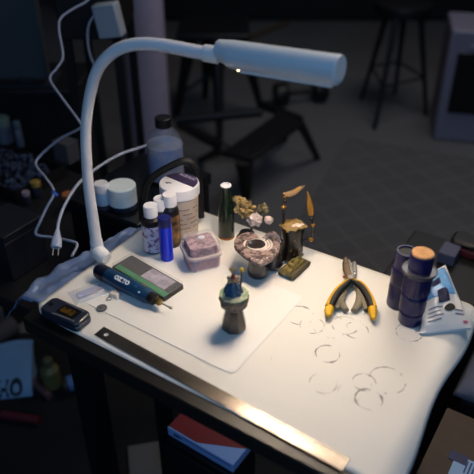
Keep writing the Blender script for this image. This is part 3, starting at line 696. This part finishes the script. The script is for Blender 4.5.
# ------------------------------------------------------------------ workbench left of the desk with its clutter
BZ = .60
def DM(a, b): p = F+U*a+N*b; return Vector((p.x, p.y, 0))
wb = thing('workbench', 'dark workbench crowded with clutter beyond the lamp side of the desk', 'bench', tuple(DM(-.02, .12)), AU)
wbm = mat('bench_black', (22, 22, 26), .5, noise=.3, nscale=20)
MB().box((-.39, .21, BZ-.0155), (.78, .42, .03)).build('bench_top', wbm, wb, bevel=.003)
for x in (-.75, -.04):
    for y in (.03, .37): MB().box((x, y, (BZ-.031)/2), (.04, .04, BZ-.0312)).build('leg', black_mt, wb)
# glossy black storage box
p = DM(-.118, .408)
sb = thing('storage_box', 'glossy black storage box carrying two white jars and a water bottle', 'box', (p.x, p.y, BZ+.0002), AU)
gl = mat('gloss_black', (18, 19, 23), .16)
SBH = .125
MB().box((0, 0, SBH*.4), (.17, .225, SBH*.8)).build('box_body', gl, sb, bevel=.004)
MB().box((0, 0, SBH*.9), (.178, .232, SBH*.2)).build('lid', gl, sb, bevel=.004)
SBZ = BZ+SBH+.0006
def jar(px, rpx, top, lidpx, label, lr=1.02):
    b = at(px[0], px[1], SBZ); h = hgt(b, top)-SBZ; r = m_(b, rpx)
    t = thing('jar', label, 'jar', tuple(b), 0, 'white-lidded jars on the black box')
    lh = m_(b, lidpx)
    MB().lathe([(r*.92, 0), (r, .002), (r, h-lh-.004), (r*.88, h-lh)], 28).build('jar_body', mat('jar_milky', (120, 156, 190), .3), t)
    MB().lathe([(r*.99, h*.005), (r*1.008, h*.02), (r*1.008, h*.2), (r*.99, h*.21)], 28).build('dark_contents', mat('jar_dark', (34, 44, 60), .2), t)
    if lr > 1: MB().lathe([(r*.95, h*.22), (r*1.012, h*.23), (r*1.012, h*.56), (r*.95, h*.57)], 28).build('paper_label', mat('jar_label', (230, 234, 236), .5), t)
    MB().lathe([(r*lr*.95, h-lh), (r*lr, h-lh+.001), (r*lr, h-.002), (r*lr*.93, h), (.001, h)], 28).build('lid', mat('jar_lid', (212, 222, 224), .4) if lr > 1 else capm, t)
jar((104, 207), 8.4, 183, 9, 'smaller white-lidded jar on the black box beside the lamp neck', .86)
jar((123.5, 206), 14.0, 184.5, 11, 'wider white-lidded jar on the black box next to a smaller jar')
# water bottle
b = at(167, 178, SBZ); h = hgt(b, 117)-SBZ; r = m_(b, 17.2)
wbt = thing('water_bottle', 'clear water bottle with black cap standing behind the white tub', 'bottle', tuple(b))
MB().lathe([(r*.85, 0), (r, .004), (r, h*.55), (r*.97, h*.62), (r*.8, h*.74), (r*.42, h*.84), (r*.40, h*.86)], 32).build('bottle_body', mat('bottle_clear', (140, 155, 175), .12, alpha=.22), wbt)
MB().lathe([(r*1.005, h*.05), (r*1.01, h*.06), (r*1.01, h*.57), (r*1.005, h*.58)], 32).build('paper_label', mat('bottle_label', (140, 142, 152), .5, col2=(92, 116, 164), nscale=26), wbt)
MB().lathe([(r*.44, h*.855), (r*.46, h*.86), (r*.46, h*.99), (r*.42, h), (.001, h)], 24).build('cap', black_pl, wbt)
# crumpled blue film
from mathutils import noise
pA, pB, pC, pD_ = (at(48, 296, .68), at(134, 244, .725), at(66, 268, .69), at(118, 236, .70))
def film(u, v):
    p = D(lerp(-.008, -.105-.02*math.sin(u*5), v), lerp(.045, .285, u), 0)
    z = T-.012-.015*v-.075*max(0, v-.45)**1.2*1.6+.010*noise.noise(Vector((u*7, v*5, 3)))+.004*noise.noise(Vector((u*18, v*13, 5)))
    return (p.x, p.y, z)
bf = MB().grid(film, 40, 24).build('plastic_film', mat('blue_film', (112, 130, 164), .3, coat=.3), solid=.0006, ang=1.2)
tag(bf, 'crumpled pale blue plastic film hanging by the edge of the desk', 'plastic film')

# cords
cord = mat('cord_grey', (150, 156, 176), .5)
pl = Vector((0, 1, 0))
def cordpts(lst): return catmull([CAM+ray(x, y)*(Y/ray(x, y).y) for x, y, Y in lst], 6)
c1 = cordpts([(92, -14, 1.42), (88, 0, 1.40), (73, 9, 1.38), (61, 18, 1.36), (59, 30, 1.34), (63, 56, 1.30), (57, 68, 1.28), (50, 79, 1.26), (62, 98, 1.2), (79, 121, 1.12), (80, 128, 1.11), (60, 139, 1.13), (41, 155, 1.13), (36, 165, 1.10), (46, 178, 1.05), (54, 192, 1.0), (47, 207, .98), (40, 222, .965), (36, 234, .955), (50, 237, .945), (66, 240, .925), (77, 244, .91), (72, 256, .87)])
o = MB().tube(c1, .0024, 8).build('power_cord', cord); 
tag(o, 'long grey cord zigzagging down past the lamp neck to the bench', 'cord')
tg_ = CAM+ray(55, 194)*(.997/ray(55, 194).y)
MB().tube([tg_+Vector((-.004, 0, .006)), tg_+Vector((.003, 0, -.004))], [.0035, .0038], 10).build('blue_tag', mat('blue_tag', (40, 80, 170), .4), o)
c2 = cordpts([(57.5, 232, .90), (59, 221, .92), (65, 205, .96), (79, 183, 1.02), (100, 166, 1.08), (121, 154, 1.13), (142, 147, 1.17), (170, 137, 1.25)])
o = thing('plug_cord', 'white mains cord ending in a two-pin plug over the bench', 'cord', tuple(c2[0]))
MB().tube(c2, .0026, 8).shift(c2[0]).build('cord', mat('cord_white', (176, 184, 200), .5), o)
pd = (c2[0]-c2[4]).normalized()
MB().tube([c2[0]-pd*.004, c2[0]+pd*.006, c2[0]+pd*.018, c2[0]+pd*.027, c2[0]+pd*.030], [.0035, .006, .0088, .0095, .008], 14, flat=.7).shift(c2[0]).build('plug_body', MATS['cord_white'], o)
for s in (-1, 1):
    k = c2[0]+pd*.030+Vector((s*.0045, 0, 0)); MB().tube([k, k+pd*.014], .0013, 8).shift(c2[0]).build('pin', steel, o)

# black shelf rack with a white charger on it
Y0 = 1.50
def pY(px, py, Y): r = ray(px, py); return CAM+r*(Y/r.y)
sl, sr = pY(60, 40, Y0), pY(121, 40, Y0); zb_ = sl.z
rk = thing('shelf_rack', 'black shelf rack standing behind the bench with a charger on its front', 'shelf', (sl.x, Y0, 0))
wd = sr.x-sl.x
MB().box((wd/2, .12, zb_+.10), (wd, .24, .20)).build('shelf_box', black_mt, rk, bevel=.003)
for x in (.012, wd-.012):
    for y in (.015, .225): MB().box((x, y, zb_/2), (.02, .02, zb_)).build('post', black_mt, rk)
ca = pY(109, 20, Y0-.022)
ch = thing('charger_adapter', 'white charger block plugged into the black shelf rack', 'charger', tuple(ca), math.radians(-12))
MB().box((0, 0, 0), (m_(ca, 25), .034, m_(ca, 33)), M=Matrix.Rotation(math.radians(-9), 4, 'Y')).build('charger_body', mat('charger_white', (150, 158, 168), .45), ch, bevel=.004, bseg=3)
cpp = [ca+Vector((-m_(ca, 9), -.012, .012))]+[pY(x, y, Y0-.03) for x, y in ((93, 17), (88, 28), (88, 44), (91, 58), (94, 66), (96, 92))]
MB().tube(catmull([p-ca for p in cpp], 6), .0026, 8, ).build('cord', cord, ch).rotation_euler = (0, 0, math.radians(12))

# monitor / dark panel at far left
mp = pY(27, 84, 1.75)
mn = thing('dark_monitor', 'dark grey monitor turned away, standing on a black cabinet', 'monitor', (mp.x, 1.75, mp.z))
mw = m_(mp, 62)
MB().box((-.02, 0, .20), (mw, .04, .36)).build('monitor_shell', mat('monitor_grey', (62, 66, 70), .6), mn, bevel=.006)
MB().box((0, .01, .012), (.04, .03, .022)).build('stand', dark_gray, mn)
MB().box((0, .03, .0035), (.16, .12, .007)).build('foot', dark_gray, mn)
kb = thing('black_cabinet', 'low black cabinet under the dark grey monitor', 'cabinet', (mp.x-.10, 1.82, 0))
MB().box((0, 0, mp.z/2), (.50, .24, mp.z-.0004)).build('cabinet_body', black_mt, kb, bevel=.004)
MB().box((0, -.1215, mp.z/2), (.46, .003, mp.z-.06)).build('door', black_pl, kb)

# clutter on the bench
def onb(px, py): return at(px, py, BZ+.0006)
p = onb(14, 178)
tr = thing('parts_tray', 'shallow black tray of loose model parts on the bench', 'tray', (p.x, p.y, BZ+.0004), AU)
MB().box((0, 0, .003), (.20, .15, .006)).build('tray_floor', black_pl, tr)
for x, y, a, b_ in ((0, .0745, .2, .004), (0, -.0745, .2, .004), (.098, 0, .004, .145), (-.098, 0, .004, .145)): MB().box((x, y, .018), (a, b_, .024)).build('tray_side', black_pl, tr)
q = MB()
for k in range(150): 
    x, y = random.uniform(-.088, .088), random.uniform(-.066, .066)
    q.box((x, y, .012+random.uniform(0, .022)), (random.uniform(.006, .016), random.uniform(.004, .01), random.uniform(.004, .01)), random.uniform(0, 3))
q = q.build('model_parts', mat('parts_grey', (70, 80, 104), .5, col2=(30, 34, 48), nscale=30)); q.location = tr.location; q.rotation_euler = (0, 0, AU)
tag(q, 'heap of loose blue-grey model parts in the shallow black tray', 'model parts', kind='stuff')
def small_box(name, px, py, wpx, d, hpx, label, cat, m, rz=AU, z=BZ):
    p = at(px, py, z+.0004); t = thing(name, label, cat, tuple(p), rz); wv = m_(p, wpx); hv = m_(p, hpx)/cs
    MB().box((0, 0, hv*.42), (wv, d, hv*.84)).build('box_body', m, t, bevel=.002)
    MB().box((0, 0, hv*.92), (wv*1.02, d*1.02, hv*.15)).build('lid', m, t, bevel=.001); return t
small_box('small_carton', 68, 160, 20, .04, 18, 'small grey carton standing on the bench behind the lamp neck', 'carton', mat('grey_card', (70, 68, 74), .7))
small_box('black_toolbox', 16, 262, 46, .09, 42, 'bulky black toolbox on the bench beside the two-pin plug', 'toolbox', mat('toolbox_black', (26, 27, 36), .4))
def small_pot(px, py, rpx, hpx, label, m, mc):
    p = at(px, py, BZ+.0004); r = m_(p, rpx); h = m_(p, hpx)/cs
    t = thing('paint_pot', label, 'pot', tuple(p), 0, 'paint pots on the bench')
    MB().lathe([(r*.9, 0), (r, .002), (r, h*.68), (r*.9, h*.7)], 20).build('pot_body', m, t)
    MB().lathe([(r*.95, h*.7), (r, h*.71), (r, h*.97), (r*.9, h), (.0005, h)], 20).build('cap', mc, t)
pg = mat('pot_grey', (74, 84, 100), .4); pd2 = mat('pot_dark', (36, 40, 52), .4)
small_pot(6, 142, 8, 22, 'grey-green pot with dim cap behind the parts tray', pg, mat('pot_green', (88, 106, 104), .4))
small_pot(21, 146, 4, 22, 'thin grey pot next to the grey-green pot', pg, pg)
small_pot(38, 196, 5, 14, 'dim paint pot on the bench with a mustard cap', pd2, mat('pot_yellow', (136, 112, 50), .4))
small_pot(70, 208, 6, 14, 'dim paint pot on the bench with an orange-brown cap', pd2, mat('pot_orange', (150, 92, 60), .4))
small_pot(28, 170+34, 4, 12, 'dim paint pot on the bench with a pinkish white cap', pd2, mat('pot_pink', (130, 116, 128), .4))

# ------------------------------------------------------------------ background: stools, bench frame, appliance
def leg_tube(q, a, b, r0, r1, seg=8): return q.tube([a, b], [r0, r1], seg)
# bar stool with thin splayed legs
feet = [at(366, 103, 0), at(380, 133, 0), at(432, 119, 0), at(400, 97, 0)]
feet = [p+Vector((-.02, .04, 0)) for p in feet]; fc = sum(feet, Vector())/4
stl = thing('bar_stool', 'black stool on four thin splayed legs standing on the floor', 'stool', (fc.x, fc.y, 0))
SZ = .50
MB().lathe(cyl(.14, SZ, SZ+.05), 32).build('seat', black_mt, stl)
for f_ in feet:
    k = (f_-fc); MB().tube([Vector((k.x, k.y, 0)), Vector((k.x*.45, k.y*.45, SZ+.002))], [.010, .016], 10).build('leg', black_mt, stl)
for i, j in ((0, 1), (1, 2), (2, 3), (3, 0)):
    a, c_ = feet[i]-fc, feet[j]-fc; MB().tube([a*.78+Vector((0, 0, .2)), c_*.78+Vector((0, 0, .2))], .006, 8).build('rung', black_mt, stl)
# weight-bench-like black frame
fb = at(246, 196, 0); fd = at(317, 159, 0); zt_ = .24
ctr = (fb+fd)/2
bn = thing('step_bench', 'black metal step bench with a dark plate and splayed tapering legs', 'bench', (ctr.x, ctr.y, 0))
q0, q1, q2, q3 = at(222, 152, zt_), at(280, 111, zt_), at(304, 122, zt_), at(252, 158, zt_)
poly = [(p.x-ctr.x, p.y-ctr.y) for p in (q0, q3, q2, q1)]
MB().prism(poly, zt_-.02, zt_).build('plate', black_mt, bn, bevel=.004)
def bleg(px_t, px_f, r0, r1, zt=zt_-.012):
    a, f_ = at(*px_t, zt)-ctr, at(*px_f, 0)-ctr; a.z = zt; f_.z = 0
    MB().tube([a, f_], [r0, r1], 10).build('leg', black_mt, bn)
bleg((244, 158), (247, 198), .040, .016); bleg((300, 123), (318, 159), .020, .014); bleg((226, 148), (200, 160), .022, .014); bleg((280, 114), (286, 140), .018, .012)
for a, c_ in (((180, 125, .18), (224, 148, .22)), ((176, 120, .2), (262, 112, .23)), ((260, 104, .22), (300, 120, .23))):
    MB().tube([at(*a)-ctr, at(*c_)-ctr], .021, 10).build('brace', black_mt, bn)
# stool frame behind it, cross-braced
f2 = [at(176, 118, 0), at(220, 140, 0), at(262, 112, 0), at(205, 98, 0)]
c3 = sum(f2, Vector())/4
st2 = thing('metal_stool', 'black metal stool with crossing braces behind the step bench', 'stool', (c3.x, c3.y, 0))
MB().box((0, 0, .455), (.34, .34, .035)).build('seat', black_mt, st2, bevel=.01)
for f_ in f2:
    k = f_-c3; MB().tube([Vector((k.x, k.y, 0)), Vector((k.x*.5, k.y*.5, .44))], [.015, .036], 10).build('leg', black_mt, st2)
for i, j in ((0, 2), (1, 3)):
    a, c_ = f2[i]-c3, f2[j]-c3; MB().tube([a*.85+Vector((0, 0, .13)), c_*.62+Vector((0, 0, .33))], .010, 8).build('brace', black_mt, st2)
# shoe-like dark bar on the floor
p = at(300, 103, 0)
o = thing('dumbbell', 'dark dumbbell lying on the floor below the lamp head', 'dumbbell', (p.x, p.y, .062), .25)
MB().tube([(-.10, 0, 0), (.10, 0, 0)], .015, 10).build('bar', black_mt, o)
for s in (-1, 1): MB().lathe(cyl(.06, -.035, .035), 20, M=Matrix.Translation((s*.11, 0, 0)) @ Matrix.Rotation(PI/2, 4, 'Y')).build('weight', black_pl, o)
# wooden batten leaning low
p0, p1 = at(228, 40, .05), at(288, 18, .05)
o = MB().tube([p0, p1], .018, 4).build('wood_batten', mat('batten', (84, 68, 46), .7)); tag(o, 'thin brown wooden batten on the floor behind the metal stool', 'batten')
o.location.z = -.035
# white appliance at far right
pL = at(432, 140, 0); topz = hgt(pL, 30)
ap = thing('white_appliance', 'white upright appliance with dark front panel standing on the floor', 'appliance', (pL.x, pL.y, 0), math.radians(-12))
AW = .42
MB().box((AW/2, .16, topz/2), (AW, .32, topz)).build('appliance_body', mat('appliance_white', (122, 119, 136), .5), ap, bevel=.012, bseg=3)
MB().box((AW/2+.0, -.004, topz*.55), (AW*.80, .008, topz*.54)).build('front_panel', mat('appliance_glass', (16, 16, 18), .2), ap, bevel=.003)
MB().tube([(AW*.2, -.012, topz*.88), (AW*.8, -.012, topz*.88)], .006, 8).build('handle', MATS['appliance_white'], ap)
# dark sideboard along the back wall
sd = thing('dark_sofa', 'long black sofa against the back wall', 'sofa', (.6, 5.27, 0))
MB().box((0, 0, .21), (3.2, .8, .42)).build('seat', mat('sofa_black', (20, 20, 22), .8), sd, bevel=.03)
MB().box((0, .32, .62), (3.2, .2, .42)).build('backrest', MATS['sofa_black'], sd, bevel=.03)
for s in (-1, 1): MB().box((s*1.7, 0, .33), (.2, .8, .66)).build('armrest', MATS['sofa_black'], sd, bevel=.03)

# dark crate behind the desk at the right with red case
p = at(462, 290, .50)
cr = thing('black_crate', 'black crate beyond the far edge of the desk under a red case', 'crate', (p.x+.03, p.y+.06, .0092), AU)
MB().box((0, 0, .23), (.30, .20, .46)).build('crate_body', black_mt, cr, bevel=.004)
MB().box((0, 0, .4755), (.31, .21, .03)).build('lid', black_mt, cr, bevel=.004)
p = at(472, 254, .5006)
rc_ = thing('red_case', 'dark red and black case on top of the black crate', 'case', (p.x, p.y, .5008), AU)
MB().prism(rrect(.10, .05, .012), 0, .02).build('case_base', mat('dull_red', (92, 26, 34), .5), rc_, bevel=.004)
MB().prism(rrect(.10, .05, .012), .021, .036).build('case_lid', black_pl, rc_, bevel=.006)
p = at(447, 259, .5006)
o = thing('white_carton', 'small bluish white carton on the black crate beside the red case', 'carton', (p.x+.002, p.y, .5008), AU)
MB().box((0, 0, .012), (.035, .05, .024)).build('carton_body', mat('carton_white', (80, 82, 104), .6), o, bevel=.002)
MB().box((0, 0, .0255), (.036, .051, .003)).build('flap', MATS['carton_white'], o)

# lower right: cardboard box with label, dark cloth
cbc = D(.685, .295, .0092)
cbx = thing('cardboard_box', 'brown cardboard box with a blue label on the floor by the desk', 'box', tuple(cbc), AU)
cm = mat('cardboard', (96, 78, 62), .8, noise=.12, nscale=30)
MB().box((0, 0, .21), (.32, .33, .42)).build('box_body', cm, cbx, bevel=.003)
la, lb_ = ab(at(468, 469, .4342)); lx, ly = la-.685, lb_-.295
for s in (-1, 1): MB().box((0, s*.083, .4225), (.32, .163, .004)).build('flap', cm, cbx)
MB().box((lx+.005, ly-.004, .4252), (.06, .045, .001)).build('shipping_label', mat('label_blue', (150, 182, 214), .5), cbx, smooth=False)
q = MB()
for k in range(6): q.box((lx-.004+.006*k, ly+.001, .4259), (.0028, .026, .0003))
q.build('barcode_marking', mat('label_ink', (40, 70, 120), .5), cbx, smooth=False)
MB().box((lx-.02, ly+.013, .4256), (.03, .02, .0006)).build('label_band', mat('label_navy', (26, 36, 84), .5), cbx, smooth=False)
ck = at(462, 395, .44)
ck0 = D(.66, .585, .43)
def cloth(u, v):
    x = (u-.5)*.27; y = (v-.5)*.19; e = (math.sin(PI*u)*math.sin(PI*v))**.5
    z = .004+e*(.085+.035*noise.noise(Vector((u*4, v*4, 1)))+.012*noise.noise(Vector((u*11, v*11, 4))))
    return (x*math.cos(AU)-y*math.sin(AU), x*math.sin(AU)+y*math.cos(AU), z)
st_ = thing('side_stool', 'low dark stool next to the desk end holding a dark jacket', 'stool', (ck0.x, ck0.y, .0092), AU)
MB().box((0, 0, .41), (.24, .19, .03)).build('seat', black_mt, st_, bevel=.004)
for x in (-.1, .1):
    for y in (-.075, .075): MB().box((x, y, .1975), (.025, .025, .395)).build('leg', black_mt, st_)
o = MB().grid(cloth, 30, 30).build('folded_jacket', mat('jacket_cloth', (84, 88, 106), .85, bump=.3, bscale=300), solid=.002, ang=1.3)
o.location = (ck0.x, ck0.y, .4352); tag(o, 'crumpled dark blue-grey jacket on the low stool by the desk end', 'jacket')

# lower left, on the floor: bag with writing, jars, sticks, carton
p = at(8, 391, 0)
bgp = thing('paper_bag', 'pale blue paper bag with black capital letters on the floor', 'bag', (p.x-.030, p.y+.01, .0062), math.radians(8))
bgm = mat('bag_blue', (128, 158, 186), .6, noise=.08, nscale=10)
bw, bh = .20, .074
def bagpt(y0, s):
    def f(u, v):
        return ((u-.5)*bw*(1-.03*v), y0*(1-.75*v)+s*.008*math.sin(u*PI*2+v*3)*v+.16*v*v*.5, .002+v*bh*(1-.04*math.sin(u*3)))
    return f
for nm, y0, s in (('front_panel', -.05, 1), ('back_panel', .05, 1)): MB().grid(bagpt(y0, s), 14, 14).build(nm, bgm, bgp, ang=1.2)
for u_ in (0, 1):
    MB().grid(lambda t, v: tuple(Vector(bagpt(-.05, 1)(u_, v)).lerp(Vector(bagpt(.05, 1)(u_, v)), t)), 4, 14).build('side_gusset', bgm, bgp, ang=1.2)
MB().grid(lambda u, v: ((u-.5)*bw, (v-.5)*.1, .002), 2, 2).build('bag_bottom', bgm, bgp)
vs, fs = text_geo('ECHO', .042, .0022, 'RIGHT')
def onbag(v):
    u = .88+v[0]/bw; w_ = .26+v[1]/bh; q_ = bagpt(-.05, 1)(u, w_); return (q_[0], q_[1]-.0015, q_[2])
MB().add([onbag(v) for v in vs], fs).build('lettering', mat('ink_black', (18, 20, 26), .6), bgp, smooth=False)
p = at(53, 385, .0065)
o = thing('glue_bottle', 'dull yellow plastic bottle standing on the floor behind the blue bag', 'bottle', tuple(p))
ym = mat('dull_yellow', (104, 96, 58), .5)
MB().lathe([(.022, 0), (.025, .003), (.025, .062), (.012, .075), (.012, .08)], 20).build('bottle_body', ym, o); MB().lathe([(.013, .08), (.013, .098), (.009, .102)], 16).build('cap', mat('dull_cap', (88, 84, 60), .5), o)
pa_, pb_ = at(64, 392, .0065), at(102, 378, .0065); d = pb_-pa_
o = thing('glue_tube', 'dark tube with a light blue label lying on the floor', 'tube', (pa_.x, pa_.y, .0292), math.atan2(d.y, d.x))
L = d.length
MB().lathe([(.02, 0), (.022, .003), (.022, L*.82), (.014, L*.87)], 20, M=ML).build('tube_body', mat('tube_dark', (52, 46, 40), .5), o)
MB().lathe([(.013, L*.87), (.013, L), (.009, L*1.02)], 16, M=ML).build('cap', ym, o)
MB().lathe([(.0222, L*.12), (.0226, L*.13), (.0226, L*.68), (.0222, L*.69)], 20, M=ML).build('paper_label', mat('tube_label', (84, 116, 168), .5), o)
pa_, pb_ = at(30, 380, .0105), at(50, 398, .0105)
o = MB().tube([pa_+Vector((0, 0, .006)), pb_+Vector((0, 0, .006))], .010, 12).build('marker_pen', mat('marker_pink', (110, 74, 76), .5)); tag(o, 'dull pink marker pen on the floor by the blue bag', 'pen')
pa_, pb_ = at(2, 416, .0115), at(40, 422, .0115)
o = MB().tube([pa_+Vector((0, 0, .006)), pb_+Vector((0, 0, .006))], .011, 12).build('marker_pen', mat('marker_red', (96, 26, 34), .5)); tag(o, 'dark red marker pen on the floor in front of the blue bag', 'pen')
pa_, pb_ = at(-30, 352, .04), at(13, 324, .04)
o = MB().tube([pa_, pb_], .032, 16).build('rolled_cloth', mat('roll_cloth', (74, 66, 66), .8, bump=.3)); o.location.z = -.001
tag(o, 'grey-brown rolled cloth on the floor behind the blue paper bag', 'cloth')
fm = MB().prism(rrect(1.5, .95, .01), 0, .006).build('darkening_mat', mat('mat_black', (13, 13, 14), .9, bump=.3, bscale=200), smooth=False)  # black sheet added so the floor under the desk stays dark
fm.location = (-.22, .98, .0003); tag(fm, 'black mat added to darken the floor beneath the desk', 'mat')
# red and blue carton under the desk, on a black drawer unit
ZC = .31
A, B, C = at(170.5, 424, ZC+.03), at(236, 464, ZC+.03), at(179, 414, ZC+.03)
c, rz, L, W = obox((170.5, 424), (236, 462), (186, 407), ZC+.022)
du_ = thing('drawer_unit', 'dark drawer unit standing under the desk carrying a red and blue carton', 'drawers', (c.x, c.y, .0062), rz)
MB().box((0, 0, ZC/2-.0032), (L*1.0, max(W, .08)*1.1, ZC-.0075)).build('unit_body', black_mt, du_, bevel=.003)
for k in range(2):
    dr = MB().box((0, -max(W, .08)*.55-.003, ZC*(.27+.46*k)), (L*.98, .006, ZC*.42)).build('drawer', black_pl, du_, bevel=.002)
    MB().box((0, -max(W, .08)*.55-.010, ZC*(.27+.46*k)), (.05, .008, .008)).build('handle', dark_gray, dr)
ctn = thing('printed_carton', 'flat carton with dark red top and pale blue side under the desk', 'carton', (c.x, c.y, ZC), rz)
WW = max(W, .07)
MB().box((0, 0, .0115), (L, WW, .022)).build('carton_body', mat('carton_blue', (136, 170, 226), .45), ctn, bevel=.001)
MB().prism([(-L/2+.001, -WW/2+.003), (-L*.05, -WW/2+.003), (L/2-.001, WW*.12), (L/2-.001, WW/2-.001), (-L/2+.001, WW/2-.001)], .0227, .0231).build('red_panel', mat('carton_red', (120, 18, 30), .5), ctn, smooth=False)
q = MB()
q.box((-L*.36, -WW/2-.0004, .012), (.012, .0006, .006)); q.box((-L*.30, -WW/2-.0004, .0125), (.008, .0006, .004))
q.build('print_marking', mat('carton_ink', (30, 50, 110), .5), ctn, smooth=False)
MB().box((L*.1, -WW/2-.0004, .0165), (L*.72, .0006, .0012)).build('print_line', MATS['carton_ink'], ctn, smooth=False)
# grey card leaning low
p = at(155, 473, .0)
o = thing('grey_folder', 'grey card folder on the floor below the red and blue carton', 'folder', (p.x, p.y, .0066), .2)
MB().box((0, 0, .006), (.12, .16, .006)).build('cover', mat('folder_grey', (90, 88, 86), .7), o, bevel=.001)
MB().box((0, .002, .0015), (.116, .156, .003)).build('pages', mat('folder_pages', (120, 116, 110), .8), o)

# ------------------------------------------------------------------ light
w = bpy.data.worlds.new('world'); sc.world = w; w.use_nodes = True
bg = w.node_tree.nodes['Background']; bg.inputs[0].default_value = (.72, .80, 1, 1); bg.inputs[1].default_value = .035
def area(name, loc, tgt, size, power, col):
    l = bpy.data.lights.new(name, 'AREA'); l.energy = power; l.size = size; l.color = col
    o = bpy.data.objects.new(name, l); COL.objects.link(o); o.location = loc
    o.rotation_euler = (Vector(tgt)-Vector(loc)).to_track_quat('-Z', 'Y').to_euler(); return o
area('assumed_cool_light', (.2, -1.5, 2.4), (0, .9, .8), 1.3, 22, (.26, .56, 1))  # unseen blue light, assumed from the cool tint on the lamp head
area('back_fill', (.9, 2.5, 2.3), (.7, 2.5, 0), .8, 9, (1, .96, .95))  # unseen neutral fill, added to brighten the floor and column behind
area('assumed_warm_light', (.42, 1.20, 1.75), (.15, .72, .74), .46, 4.8, (1, .84, .66))  # unseen warm light, assumed from the bright ruler end and evenly lit desk

sc.view_settings.view_transform = 'Standard'; sc.view_settings.look = 'None'; sc.view_settings.gamma = 1; sc.view_settings.use_curve_mapping = False
sc.view_settings.exposure = 0
sc.cycles.use_denoising = True
sc.cycles.max_bounces = 8
